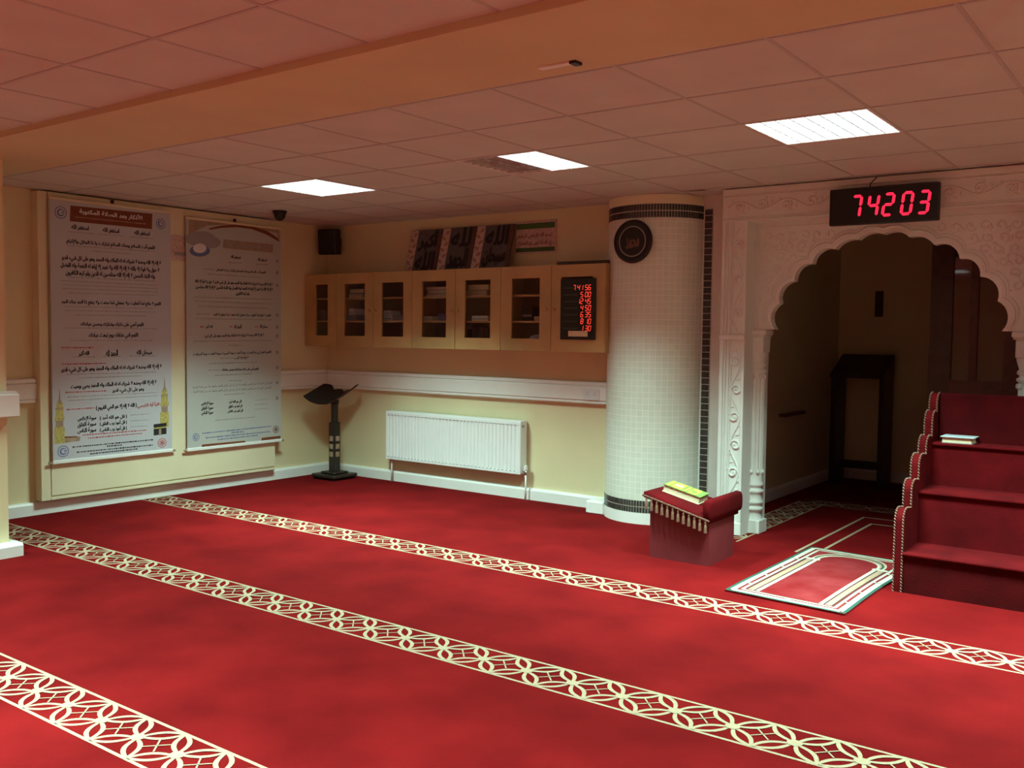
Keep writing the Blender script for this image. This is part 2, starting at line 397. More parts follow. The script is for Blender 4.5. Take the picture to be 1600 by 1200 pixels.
# ================================================================== PILLAR at left edge
p = at(37, 868, 2, 0)
t = thing('pillar', 'square cream pillar with white plinth cut off by the left edge', 'pillar', (p.x-.35, p.y-.3, 0))
px1 = p.x-.10
MB().box(px1-.55, px1, p.y-.6+.08, p.y-.045, .085, ZC-.006, 'cream').build('shaft', t)
MB().prism([(px1-.6, 0), (p.x, 0), (p.x, .07), (p.x-.01, .085), (px1-.6, .085)], p.y-.62, p.y, 1, 'white').build('plinth', t)
q = MB()
for (u0, u1, v0, v1) in ((px1+.002, px1+.06, p.y-.6, p.y+.012), (px1-.45, px1+.002, p.y-.043, p.y+.012)):
    q.box(u0, u1, v0, v1, .915, 1.065, 'white', bev=.006).box(u0, u1-.012, v0, v1-.012, 1.066, 1.082, 'white')
tag(q.build('trunking_box', origin=(px1, p.y, .9)), 'white plastic trunking box wrapped around the pillar at left edge', 'cable trunking')

# ================================================================== LIGHTS
def fixture(cx, cy, z, label, half=False, group=None, lit=True):
    t = thing('ceiling_light', label, 'ceiling light', (cx, cy, z), group)
    x0, x1, y0, y1 = cx-.305, cx+.305, cy-.305, cy+.305; T = .012
    b = MB(); b.box(x0-.012, x0, y0-.012, y1+.012, z-.004, z+.09, 'white'); b.box(x1, x1+.012, y0-.012, y1+.012, z-.004, z+.09, 'white')
    b.box(x0, x1, y0-.012, y0, z-.004, z+.09, 'white'); b.box(x0, x1, y1, y1+.012, z-.004, z+.09, 'white'); b.box(x0-.012, x1+.012, y0-.012, y1+.012, z+.09, z+.1, 'white')
    b.build('housing', t)
    l = MB(); n = 6 if not half else 6
    xs0 = cx if half else x0
    for i in range(1, 8):
        x = x0+(x1-x0)*i/8; l.box(x-.003, x+.003, y0, y1, z-.001, z+.046, 'louvre')
    for i in range(1, 8):
        y = y0+(y1-y0)*i/8; l.box(x0, x1, y-.003, y+.003, z-.0012, z+.0462, 'louvre')
    l.build('louvre', t)
    if half:
        MB().box(cx-.004, cx+.004, y0, y1, z+.047, z+.089, 'white').build('divider', t)
        MB().box(x0+.01, cx-.01, y0+.01, y1-.01, z+.05, z+.07, 'deadlamp').build('lamp', t)
        MB().box(cx+.01, x1-.01, y0+.01, y1-.01, z+.05, z+.07, 'lamp').build('lamp', t)
    else:
        MB().box(x0+.01, x1-.01, y0+.01, y1-.01, z+.05, z+.07, 'lamp').build('lamp', t)
    L = bpy.data.lights.new('lamp_light', 'AREA'); L.shape = 'RECTANGLE'; L.size = .28 if half else .56; L.size_y = .56
    L.energy = PW*(.6 if half else 1); L.color = (.62, 1, .86); L.spread = SPREAD
    o = bpy.data.objects.new('lamp_light', L); COL.objects.link(o); o.location = (cx+(.15 if half else 0), cy, z-.012)
PW = 100; SPREAD = math.radians(110)
fixture(*far_l[0], ZC, 'square louvred ceiling light, the one nearest the red clock')
fixture(*far_l[1], ZC, 'louvred ceiling light with its left half unlit, above the cabinets', half=True)
fixture(*far_l[2], ZC, 'square louvred ceiling light nearest the black dome camera')
for i, c in enumerate(far_l[3:]): fixture(*c, ZC, 'square louvred ceiling light to the right of the steps, out of the photograph', group='ceiling lights outside the photograph')
for c in near_l: fixture(*c, ZN, 'square louvred ceiling light behind the photographer', group='ceiling lights outside the photograph')

# small ceiling things
t = thing('dome_camera', 'small black dome camera under the ceiling above the second banner', 'camera', at(437, 327, 2, ZC))
c = at(437, 329, 2, ZC)
MB().lathe([(.062, ZC-.025), (.065, ZC-.003)], c.x, c.y, 'black', 20).build('base', t)
MB().lathe([(.012, ZC-.092), (.035, ZC-.08), (.05, ZC-.058), (.056, ZC-.025)], c.x, c.y, 'black', 20).build('dome', t)
a = at(845, 106, 2, ZC-.004); b_ = at(908, 97, 2, ZC-.004)
q = MB().box(a.x, b_.x-.03, a.y-.02, a.y+.012, ZC-.012, ZC-.0045, 'white').box(b_.x-.03, b_.x, a.y-.02, a.y+.03, ZC-.016, ZC-.0045, 'black')
tag(q.build('ceiling_trim_piece', origin=(a.x, a.y, ZC)), 'loose white strip with a black end at the edge of the painted beam', 'trim piece')

# ================================================================== LEFT WALL: board, banners, trunking
PX = -7.455
t = thing('wall_board', 'cream boxed-out wall board behind the two hanging banners', 'wall board', (XL, 5.0, .1))
y0 = at(64, 700, 0, PX).y; y1 = at(430, 720, 0, PX).y; z0 = .115; z1 = 2.575
MB().box(XL+.001, PX-.018, y0, y1, z0, z1, 'cream2').build('backing', t)
MB().box(PX-.0178, PX, y0, y0+.075, z0, z1, 'cream2', bev=.002).build('side_batten', t)
MB().box(PX-.0178, PX, y0+.078, y1, z0, z0+.024, 'cream2', bev=.002).build('bottom_batten', t)
MB().box(PX-.0178, PX-.001, y0+.084, y1, z0+.034, z1, 'cream2', bev=.002).build('front_panel', t)
XP = PX+.03
NV = Vector((1, 0, 0))
def banner_pts(q): return [at(x, y, 0, XP) for x, y in q]
def banner(label, TLp, BLp, TRp, BRp, material):
    a, b, c, d = banner_pts((TLp, BLp, TRp, BRp))
    y0, y1, z0, z1 = (a.y+b.y)/2, (c.y+d.y)/2, (b.z+d.z)/2, (a.z+c.z)/2
    t = thing('wall_banner', label, 'banner', (XP, (y0+y1)/2, z0))
    s = MB(); n = 24
    vs = []; fs = []
    for i in range(n+1):
        zz = z0+(z1-z0)*i/n; dx = .0
        for yy in (y0, y1): vs += [(XP-.003, yy, zz), (XP, yy, zz)]
    for i in range(n):
        k = i*4; fs += [(k+1, k+3, k+7, k+5), (k, k+4, k+6, k+2), (k, k+1, k+5, k+4), (k+2, k+6, k+7, k+3)]
    s.add(vs, fs, material).build('sheet', t)
    r = MB(); r.box(XP-.012, XP+.008, y0-.005, y1+.005, z0-.022, z0+.008, 'white', bev=.004)
    for yy in (y0-.02, y1+.02): r.box(XP-.01, XP+.006, yy-.015, yy+.015, z0-.02, z0-.002, 'tanprint', bev=.003)
    r.build('bottom_rod', t)
    r = MB(); r.box(XP-.01, XP+.006, y0-.005, y1+.005, z1-.004, z1+.018, 'cream2', bev=.004).build('top_rod', t)
    MB().box(XP-.025, XP, (y0+y1)/2-.008, (y0+y1)/2+.008, z1+.018, z1+.05, 'black').build('hook', t)
    return t, (y0, y1, z0, z1)
def W(mb, s, L, R_, h, m='ink', arabic=True, lift=.0008, bold=.02):
    write(mb, shape(s) if arabic else s, at(*L, 0, XP), at(*R_, 0, XP), h, m, NV, lift, bold)
def D(mb, L, R_, h=.008, m='greyink'): dashes(mb, at(*L, 0, XP), at(*R_, 0, XP), h, m, NV)
def disc(mb, c, r, m, lift=.0008, inner=0, k=24):
    c = Vector(c)+NV*lift; vs = [c+Vector((0, r*math.cos(2*PI*i/k), r*math.sin(2*PI*i/k))) for i in range(k)]
    if inner:
        vs += [c+Vector((0, inner*math.cos(2*PI*i/k), inner*math.sin(2*PI*i/k))) for i in range(k)]
        mb.add(vs, [(i, (i+1) % k, (i+1) % k+k, i+k) for i in range(k)], m)
    else: mb.add(vs, [tuple(range(k))], m)
def patch(mb, pts, m, lift=.0006):
    mb.add([at(x, y, 0, XP)+NV*lift for x, y in pts], [tuple(range(len(pts)))[::-1]], m)
def emblem(t, c, r, m, core):
    b = MB(); P = at(*c, 0, XP)
    disc(b, P, r, m, .0008, r*.86); disc(b, P, r*.62, m, .0008, r*.52)
    if core == 'crescent':
        k = 14; o = [P+NV*.001+Vector((0, -r*.55*math.sin(a), r*.55*math.cos(a)-r*.05)) for a in [PI*1.35*i/k-.3 for i in range(k+1)]]
        i_ = [P+NV*.001+Vector((0, -r*.38*math.sin(a)+r*.05, r*.38*math.cos(a))) for a in [PI*1.35*i/k-.3 for i in range(k+1)]]
        b.add(o+i_, [(j, j+1, k+2+j, k+1+j) for j in range(k)], m)
        disc(b, P+Vector((0, r*.3, r*.05)), r*.15, m, .001)
    else:
        for a in (.3, 1.4, 2.5, 3.6, 4.7, 5.8):
            d = Vector((0, math.cos(a), math.sin(a))); n = Vector((0, -math.sin(a), math.cos(a)))*r*.12
            b.add([P+NV*.001+d*r*.05-n, P+NV*.001+d*r*.6-n*.6, P+NV*.001+d*r*.6+n*.6, P+NV*.001+d*r*.05+n], [(0, 1, 2, 3)], m)
    b.build('emblem', t)

t1, (by0, by1, bz0, bz1) = banner('white prayer banner with brown title bar and two minarets, left of the pair', (77, 312), (83, 722), (266, 331), (269, 702), 'banner')
b = MB()
for q in ([(110, 321), (238, 334), (237.5, 358), (109, 345.6)],): patch(b, q, 'brownbar', .0005)
b.build('title_bar', t1)
b = MB()
W(b, 'الأذكار بعد الصلاة المكتوبة', (124, 330), (222, 341), .05, 'paper', lift=.0016)
D(b, (118, 339), (228, 350), .010, 'tanprint')
for L, R_ in (((111.6, 355), (138.5, 357.5)), ((160.6, 359.6), (186, 362)), ((210, 364), (233.5, 366))): W(b, 'استغفر الله', L, R_, .045)
W(b, 'اللهم أنت السلام ومنك السلام تباركت يا ذا الجلال والإكرام', (104, 376.5), (241.6, 387.5), .05)
W(b, 'لا إله إلا الله وحده لا شريك له له الملك وله الحمد وهو على كل شيء قدير', (96, 403.3), (251, 412.6), .05)
W(b, 'لا حول ولا قوة إلا بالله لا إله إلا الله ولا نعبد إلا إياه له النعمة وله الفضل', (94.7, 414.4), (248.6, 423), .05)
W(b, 'وله الثناء الحسن لا إله إلا الله مخلصين له الدين ولو كره الكافرون', (102.8, 426.6), (241.6, 433), .05)
W(b, 'اللهم لا مانع لما أعطيت ولا معطي لما منعت ولا ينفع ذا الجد منك الجد', (96, 471.5), (251, 475), .05)
W(b, 'اللهم أعني على ذكرك وشكرك وحسن عبادتك', (126, 506.5), (224, 507.6), .05)
W(b, 'اللهم قني عذابك يوم تبعث عبادك', (139, 525), (215.4, 524.6), .05)
W(b, 'الله أكبر', (122.7, 552.6), (139, 551.4), .05); W(b, 'الحمد لله', (165.8, 552), (184, 551), .05); W(b, 'سبحان الله', (213.6, 551.4), (237, 551), .05)
W(b, 'لا إله إلا الله وحده لا شريك له له الملك وله الحمد وهو على كل شيء قدير', (95.3, 579.3), (252, 573.3), .05)
W(b, 'لا إله إلا الله وحده لا شريك له له الملك وله الحمد يحيي ويميت', (110.7, 605.3), (244, 598), .05)
W(b, 'وهو على كل شيء قدير', (175.3, 611.3), (224.7, 608.7), .045)
W(b, '( الله لا إله إلا هو الحي القيوم )', (150, 638.7), (213.3, 634), .05)
W(b, 'اقرأ آية الكرسي', (214.7, 634.7), (248.7, 631.6), .045, 'redink')
for i, (s1, s2) in enumerate((('سورة الإخلاص', '( قل هو الله أحد )'), ('سورة الفلق', '( قل أعوذ برب الفلق )'), ('سورة الناس', '( قل أعوذ برب الناس )'))):
    dy = 9.2*i; W(b, s1, (121.3, 655.3+dy), (150, 653.3+dy), .045); W(b, s2, (156, 653+dy), (198, 650+dy), .045); D(b, (204, 648.7+dy), (231.3, 646.7+dy))
for q in ((106, 361.5, 146, 365.5), (153, 366, 194, 369), (202, 370, 240.5, 373), (105, 383.5, 241.6, 393.4), (142.5, 392, 203, 397), (105, 433, 241.6, 439.5), (96, 438.5, 247.5, 446), (98, 444.7, 247.5, 451), (98, 450.5, 247.5, 456.3), (105, 457.5, 243, 461.6),
          (101.7, 479, 241.6, 482), (100.5, 485, 244, 487.8), (118, 492, 229, 494), (98, 512.3, 247, 513.7), (110, 532, 238, 532), (112.7, 557.8, 148, 557.6), (161, 557.2, 189, 556.6), (202, 556.4, 245.7, 556),
          (104, 585.3, 244, 581.3), (123.3, 590.7, 221.3, 587.3), (105.3, 620.7, 245.3, 613.3), (106.7, 626, 247.3, 618.3)): D(b, q[:2], q[2:])
for q in ((96, 543.2, 146, 543.2), (96, 569, 166, 567.7), (102, 613.3, 166.7, 610.7), (104, 640, 148, 637.3), (128.7, 680, 229.3, 672), (137.3, 684.7, 222, 677)): D(b, q[:2], q[2:], .012, 'redink')
for q in ((113.3, 698.7, 240, 687), (167, 697.3, 190.7, 695.3), (120, 706.7, 238.7, 695.3), (140.7, 709.3, 214.7, 701.3)): D(b, q[:2], q[2:], .012, 'ink')
b.build('lettering', t1)
for k, (cx, yb, yt, s) in enumerate(((93, 694, 608, 1), (257, 668, 590, .85))):
    b = MB()
    def mp(w, ya, yb_, m='yellowprint', w2=None): patch(b, [(cx-w*s, yb_), (cx+w*s, yb_-.2*w), (cx+(w2 or w)*s, ya-.2*w), (cx-(w2 or w)*s, ya)], m, .0007)
    H = yb-yt; L = lambda f: yb-f*H
    mp(8, L(.30), L(0)); mp(6, L(.42), L(.30), 'tanprint'); mp(7.5, L(.50), L(.42)); mp(6, L(.62), L(.50)); mp(6.5, L(.655), L(.62), 'tanprint'); mp(5, L(.74), L(.655)); mp(4, L(.80), L(.74), 'tanprint', 2); mp(1.5, L(1), L(.80), 'tanprint', .3)
    b.build('minaret_picture', t1)
b = MB(); patch(b, [(240, 680.5), (260, 678), (260, 660.5), (240, 663)], 'ink', .0010); patch(b, [(240, 670.5), (260, 668), (260, 666), (240, 668.5)], 'yellowprint', .0012); patch(b, [(248, 679), (252, 678.5), (252, 670), (248, 670.5)], 'tanprint', .0012); b.build('shrine_picture', t1)
b = MB(); patch(b, [(101, 692), (124, 689), (126, 682), (101, 683)], 'tanprint', .0007); patch(b, [(101, 684.5), (122, 683), (120, 681.5), (101, 682)], 'brownbar', .0008); b.build('crowd_picture', t1)
emblem(t1, (98.7, 705.3), .047, 'blueink', 'crescent'); emblem(t1, (253.3, 692), .043, 'redink', 'star'); emblem(t1, (94.7, 332), .05, 'blueink', 'crescent'); emblem(t1, (251, 349.7), .046, 'blueink', 'crescent')

t2, (cy0, cy1, cz0, cz1) = banner('pale prayer banner with dome picture at its top, right of the pair', (293, 343), (290, 703), (438, 357), (440, 686), 'banner2')
b = MB(); patch(b, [(295, 366), (325, 352), (378, 351), (432, 364), (437, 378), (437, 357), (295, 343)], 'tanprint', .0004)
arc = [(326, 357), (345, 352.5), (370, 351), (395, 354), (418, 361), (434, 372)]; arc2 = [(437, 378), (415, 366), (393, 358), (370, 355), (346, 356), (328, 359)]
patch(b, arc+arc2, 'brownbar', .0007); b.build('arched_border', t2)
b = MB()
def ell(c, rx, ry, m, lift):
    patch(b, [(c[0]+rx*math.cos(a), c[1]-ry*math.sin(a)) for a in [-2*PI*i/20 for i in range(20)]], m, lift)
ell((313, 373), 24, 12, 'greyink', .0008); ell((331, 379), 14, 9, 'greyink', .0009); ell((312, 392), 16, 9, 'blueink', .0010); ell((312, 388), 10.5, 7.5, 'paper', .0012); b.build('dome_picture', t2)
b = MB(); patch(b, [(348, 387.5), (426, 395), (427, 382), (349, 374)], 'tanprint', .0008); b.build('title_bar', t2)
b = MB()
W(b, 'الأذكار بعد الصلاة المكتوبة', (352, 381), (424, 388), .05, 'greyink', lift=.0014)
W(b, 'استغفر الله', (360.6, 401.5), (375.5, 403), .035); W(b, 'استغفر الله', (402.6, 405.8), (416.6, 407), .035)
W(b, 'اللهم أنت السلام ومنك السلام تباركت يا ذا الجلال', (338, 421.5), (415, 426), .035)
W(b, 'لا إله إلا الله وحده لا شريك له له الملك وله الحمد وهو على كل شيء قدير لا حول ولا قوة إلا بالله', (304.6, 440), (426, 445.6), .04)
W(b, 'لا إله إلا الله ولا نعبد إلا إياه له النعمة وله الفضل وله الثناء الحسن لا إله إلا الله مخلصين', (305.5, 448.6), (426, 453), .04)
W(b, 'ولو كره الكافرون', (368.5, 459), (389.5, 459), .035)
W(b, 'اللهم لا مانع لما أعطيت ولا معطي لما منعت ولا ينفع ذا الجد', (333.7, 491.3), (423, 493), .038)
W(b, 'الله أكبر', (321, 510.5), (332, 510), .035); W(b, 'الحمد لله', (365.8, 510.3), (377, 510), .035); W(b, 'سبحان الله', (406, 510.5), (417.7, 510.5), .035)
W(b, 'لا إله إلا الله وحده لا شريك له له الملك وله الحمد وهو على كل شيء', (319, 525.7), (412, 524), .038)
W(b, 'اللهم اغفر لي ما قدمت وما أخرت وما أسررت وما أعلنت وما أسرفت', (301.7, 553.7), (423.5, 550), .038)
W(b, 'لا إله إلا أنت', (366.4, 559.5), (388, 558.7), .035)
W(b, 'اللهم أعني على ذكرك وشكرك وحسن عبادتك', (347, 578), (403.7, 576.3), .038)
for L, R_ in (((301.7, 605.5), (425.3, 598)), ((302.8, 612.5), (424, 605.5))): W(b, 'اللهم إني أعوذ بك من الجبن وأعوذ بك أن أرد إلى أرذل العمر وأعوذ بك من فتنة الدنيا', L, R_, .034, bold=.005)
for i, (s1, s2) in enumerate((('سورة الإخلاص', 'قل هو الله أحد'), ('سورة الفلق', 'قل أعوذ برب الفلق'), ('سورة الناس', 'قل أعوذ برب الناس'))):
    dy = 7.2*i; W(b, s1, (314.5, 631.4+dy), (333, 630+dy), .038); W(b, s2, (358-i, 628+dy), (377.5+i, 626.5+dy), .038); D(b, (398, 625.3+dy), (419.5, 623.6+dy))
for q in ((357, 410, 378, 411), (400, 412.8, 418.4, 414), (317, 420, 336, 421), (325, 428, 408, 433.8), (302, 464, 426, 468), (304.6, 470.5, 425, 475), (310, 478.4, 421, 482), (306, 490.7, 328.5, 491), (306, 497.7, 425, 499.7),
          (302, 533.3, 424.7, 532), (357.6, 539.7, 378, 539.7), (345, 559.8, 365, 559.4), (326.7, 568.3, 402, 565.7), (326, 578.7, 346, 578), (336, 586.6, 394.4, 584), (356.5, 595, 377.5, 594.4), (350.6, 616.6, 383.3, 614.6), (336.6, 656.8, 399, 651.6)): D(b, q[:2], q[2:], .012)
for q in ((313, 510.6, 318, 510.5), (359, 510.3, 363, 510.3), (399, 510.5, 404, 510.5)): D(b, q[:2], q[2:], .02, 'redink')
for q in ((315.7, 677.2, 424, 666), (361.7, 676, 381.5, 674.3), (321.5, 684.2, 422.4, 674.3), (340, 687, 403, 680)): D(b, q[:2], q[2:], .012, 'blueink')
for y in (408, 426, 446, 492.5, 511, 525, 550.5, 574.5, 598, 622): disc(b, at(433, y, 0, XP), .019, 'greyink', .0008, k=14)
b.build('lettering', t2)
b = MB(); patch(b, [(314.5, 699), (383, 692.5), (383, 688.5), (316, 694.5)], 'brownbar', .0007); patch(b, [(408, 688.5), (438, 685), (438, 681), (409, 684)], 'brownbar', .0007); b.build('skyline_strip', t2)
emblem(t2, (306.3, 683), .036, 'blueink', 'crescent'); emblem(t2, (431, 670.8), .037, 'brownbar', 'star')
# small notice between the banners
a = at(266, 366, 0, PX); d = at(286, 408, 0, PX)
t = thing('paper_notice', 'small pinkish paper notice showing between the two banners', 'notice', (PX, (a.y+d.y)/2, d.z))
MB().box(PX+.001, PX+.006, a.y-.03, d.y+.05, d.z, a.z, 'pinkprint').build('sheet', t)
b = MB(); c0 = at(272, 393, 0, PX+.006); c1 = at(290, 400, 0, PX+.006); b.box(PX+.006, PX+.0068, c0.y, c1.y, c1.z, c0.z, 'greyink'); b.build('picture', t)

def trunk_x(name, y0, y1, label):      # along the left wall
    b = MB(); b.box(XL+.001, XL+.055, y0, y1, .93, 1.055, 'white', bev=.006); b.box(XL+.001, XL+.048, y0, y1, 1.055, 1.095, 'white', bev=.01); b.box(XL+.001, XL+.048, y0, y1, .9, .93, 'white', bev=.008)
    return tag(b.build(name, origin=(XL, (y0+y1)/2, .9)), label, 'cable trunking')
trunk_x('cable_trunking', 2.6, at(58, 610, 0, XL+.05).y, 'white cable trunking on the left wall between pillar and wall board')
trunk_x('cable_trunking', y1+.004, YB-.06, 'short white cable trunking between the wall board and the corner')
t = thing('cable_trunking', 'long white cable trunking on the back wall above the radiator', 'cable trunking', (-5.8, YB, .9))
b = MB(); X0, X1 = XL+.001, -4.09
b.box(X0, X1, YB-.055, YB-.001, .93, 1.052, 'white', bev=.006); b.box(X0, X1, YB-.048, YB-.001, 1.052, 1.09, 'white', bev=.01); b.box(X0, X1, YB-.048, YB-.001, .9, .93, 'white', bev=.008); b.build('channel', t)
a = at(912, 608, 1, YB-.055); d = at(937, 626, 1, YB-.055)
t = thing('power_socket', 'white double socket at the right end of the long trunking', 'socket', (a.x, YB-.055, d.z))
b = MB().box(a.x, d.x, YB-.064, YB-.0555, d.z, a.z, 'paper', bev=.003); b.build('face_plate', t)
for k in (0, 1):
    b = MB(); cx = a.x+(d.x-a.x)*(.28+.44*k)
    for dx, dz, w_, h_ in ((0, .018, .004, .01), (-.011, 0, .009, .004), (.011, 0, .009, .004)): b.box(cx+dx-w_/2, cx+dx+w_/2, YB-.0646, YB-.0641, (a.z+d.z)/2+dz-h_/2, (a.z+d.z)/2+dz+h_/2, 'black')
    b.build('pin_holes', t)

# ================================================================== RADIATOR
RY = YB-.115
a = at(603, 643, 1, RY); d = at(812, 741, 1, RY); e = at(812, 660, 1, RY); g = at(603, 718, 1, RY)
rx0, rx1, rz0, rz1 = a.x, d.x, (d.z+g.z)/2, (a.z+e.z)/2
t = thing('radiator', 'long white ribbed panel radiator under the trunking on the back wall', 'radiator', ((rx0+rx1)/2, RY, rz0))
b = MB(); n = 38; pts = [(rx0, RY)]; wd = (rx1-rx0-.04)/n
for i in range(n):
    x = rx0+.02+i*wd; pts += [(x, RY), (x+wd*.2, RY+.009), (x+wd*.45, RY+.009), (x+wd*.62, RY)]
pts += [(rx1, RY), (rx1, RY+.03), (rx0, RY+.03)]
b.prism(pts, rz0+.03, rz1-.03, 2, 'rad')
b.box(rx0, rx1, RY+.001, RY+.03, rz0, rz0+.03, 'rad', bev=.004); b.box(rx0, rx1, RY+.001, RY+.03, rz1-.03, rz1, 'rad', bev=.004)
b.box(rx0+.02, rx1-.02, YB-.04, YB-.02, rz0, rz1-.02, 'rad')
for i in range(36):
    x = rx0+.03+i*(rx1-rx0-.06)/36; b.box(x, x+.022, RY-.0006, RY+.0005, rz1-.031, rz1-.026, 'greyink'); b.box(x, x+.022, RY-.0006, RY+.0005, rz0+.026, rz0+.031, 'greyink')
b.build('front_panel', t)
b = MB(); b.box(rx0, rx1, RY+.004, YB-.02, rz1-.002, rz1+.01, 'rad', bev=.003); b.build('top_grille', t)
for x in (rx0-.004, rx1): MB().box(x, x+.006, RY+.002, YB-.02, rz0+.01, rz1+.008, 'rad', bev=.002).build('side_cover', t)
b = MB(); x = rx1+.035; b.tube([(rx1-.02, RY+.045, rz0+.03), (x, RY+.045, rz0+.03)], .010, 'chrome'); b.tube([(x, RY+.045, rz0+.0), (x, RY+.045, rz0+.04)], .013, 'chrome'); b.lathe([(.017, rz0+.04), (.02, rz0+.05), (.016, rz0+.085)], x, RY+.045, 'white', 14); b.build('valve', t)
MB().tube([(x, RY+.045, rz0+.0), (x, RY+.045, .001)], .0085, 'white').build('pipe', t)
MB().tube([(rx0+.04, RY+.045, rz0+.04), (rx0+.04, RY+.045, .001)], .0085, 'white').build('pipe', t)
MB().box(rx1+.006, rx1+.010, RY+.025, RY+.045, rz1-.05, rz1-.03, 'greyink').build('bleed_plug', t)

# ================================================================== BOOK STAND in the corner
cx, cy = -7.14, 6.66
t = thing('book_stand', 'black wooden book stand with open winged cradle in the corner', 'book stand', (cx, cy, 0))
b = MB(); b.box(cx-.165, cx+.165, cy-.165, cy+.165, .022, .055, 'blackwood', bev=.008); b.box(cx-.1, cx+.1, cy-.1, cy+.1, .055, .075, 'blackwood', bev=.008)
b.build('base', t)
for sx in (-1, 1):
    for sy in (-1, 1): MB().box(cx+sx*.13-.025, cx+sx*.13+.025, cy+sy*.13-.025, cy+sy*.13+.025, 0, .022, 'blackwood', bev=.008).build('foot', t)
b = MB(); b.box(cx-.042, cx+.042, cy-.042, cy+.042, .07, .575, 'blackwood', bev=.005); b.build('lower_post', t)
for z in (.25, .33, .41):
    MB().box(cx-.024, cx+.024, cy-.0455, cy-.0425, z-.025, z+.025, 'tanprint').build('brass_inlay', t)
    MB().box(cx+.0425, cx+.0455, cy-.024, cy+.024, z-.025, z+.025, 'tanprint').build('brass_inlay', t)
MB().box(cx-.027, cx+.027, cy-.027, cy+.027, .575, .79, 'blackwood', bev=.004).build('upper_post', t)
rh = Vector((.805, .594, 0)); fh = Vector((-.592, .804, 0)); C0 = Vector((cx, cy, 0))
def lp(r_, d_, z_): return C0+rh*r_+fh*d_+Vector((0, 0, z_))
def leafplate(S0, S1, T1, T0):
    """carved book leaf between spine S0-S1 and outer edge T0-T1, scalloped far edge"""
    n = 10; b = MB(); nn = (T0-S0).cross(S1-S0).normalized()*.007; vs = []
    if nn.z < 0: nn = -nn
    for i in range(n+1):
        u = i/n; lo = S0.lerp(T0, u); hi = S1.lerp(T1, u); hi = hi+(hi-lo)*(.16*abs(math.sin(2*PI*u))); lo = lo-(hi-lo)*.06*math.sin(PI*u)
        sag = Vector((0, 0, -.018*math.sin(PI*u)))
        for q_ in (lo, hi):
            for sg in (1, -1): vs.append(q_+sag+nn*sg)
    fs = []
    for k in range(n):
        i = k*4; j = i+4; fs += [(i, i+2, j+2, j), (i+1, j+1, j+3, i+3), (i, j, j+1, i+1), (i+2, i+3, j+3, j+2)]
    fs += [(0, 1, 3, 2), (n*4, n*4+2, n*4+3, n*4+1)]
    b.add(vs, fs, 'blackwood'); return b
S0 = lp(-.07, -.10, .765); S1 = lp(.08, .06, .875)
leafplate(S0, S1, lp(-.13, .10, .955), lp(-.30, -.08, .84)).build('cradle_leaf', t)
leafplate(S0, S1, lp(.24, .0, .965), lp(.235, -.09, .955)).build('cradle_leaf', t)
b = MB(); b.tube([(cx, cy, .76), (cx, cy, .80)], .045, 'blackwood', 10); b.build('cradle_hub', t)

# ================================================================== WALL CABINETS
CYF = 6.62; CZ0, CZ1 = 1.345, 2.072
edges = [at(x, 490, 1, CYF).x for x in (480, 525.6, 583, 643.5, 711, 782, 861, 946)]
edges[0] = XL+.012; edges[7] = -3.95
glass_px = [(493, 512), (538, 570), (596, 630), (659, 697), (726, 766), (799, 843), (877, 926)]
units = [([0], 'narrow single-door wall cabinet in the corner, leftmost of the row'), ([1, 2], 'two-door glazed wall cabinet next to the narrow corner one'), ([3, 4], 'two-door glazed wall cabinet in the middle under the dark calligraphy boards'), ([5, 6], 'two-door wall cabinet beside the tiled column with the red number display')]
cabs = []; SH = [1.605, 1.832]
GZ0, GZ1 = 1.452, 1.968
for ds, lab in units:
    x0, x1 = edges[ds[0]]+.002, edges[ds[-1]+1]-.002
    t = thing('wall_cabinet', lab, 'cabinet', ((x0+x1)/2, YB-.16, CZ0), 'glazed beech wall cabinets'); cabs.append(t)
    yb, yf, T = YB-.002, CYF+.02, .018
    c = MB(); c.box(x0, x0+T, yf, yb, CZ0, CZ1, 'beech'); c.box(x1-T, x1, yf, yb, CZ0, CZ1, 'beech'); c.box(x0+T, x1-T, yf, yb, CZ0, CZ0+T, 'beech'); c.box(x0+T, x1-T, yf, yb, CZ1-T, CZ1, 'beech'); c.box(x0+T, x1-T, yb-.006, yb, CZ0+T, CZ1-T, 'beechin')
    c.build('carcass', t)
    for z in SH: MB().box(x0+T, x1-T, yf+.03, yb-.008, z-.016, z, 'beech').build('shelf', t)
    for d in ds:
        a0, a1 = edges[d]+.003, edges[d+1]-.003; g0 = at(glass_px[d][0], 480, 1, CYF).x; g1 = at(glass_px[d][1], 480, 1, CYF).x
        k = MB(); yy0, yy1 = CYF, CYF+.0195
        k.box(a0, g0, yy0, yy1, CZ0+.002, CZ1-.002, 'beech'); k.box(g1, a1, yy0, yy1, CZ0+.002, CZ1-.002, 'beech'); k.box(g0, g1, yy0, yy1, CZ0+.002, GZ0, 'beech'); k.box(g0, g1, yy0, yy1, GZ1, CZ1-.002, 'beech')
        do = k.build('door', t)
        MB().box(g0-.0, g1+.0, CYF+.010, CYF+.014, GZ0, GZ1, 'glass').build('glass_pane', do)
        if d > 0:
            kx = (a1-.035) if d % 2 == 1 else (a0+.035)
            kn = MB(); Rk = Matrix.Translation((kx, CYF, 1.70)) @ Matrix.Rotation(PI/2, 4, 'X')
            kn.lathe([(.008, 0), (.007, .010), (.015, .016), (.016, .024), (.009, .029)], 0, 0, 'beech', 14, R=Rk); kn.build('knob', do)
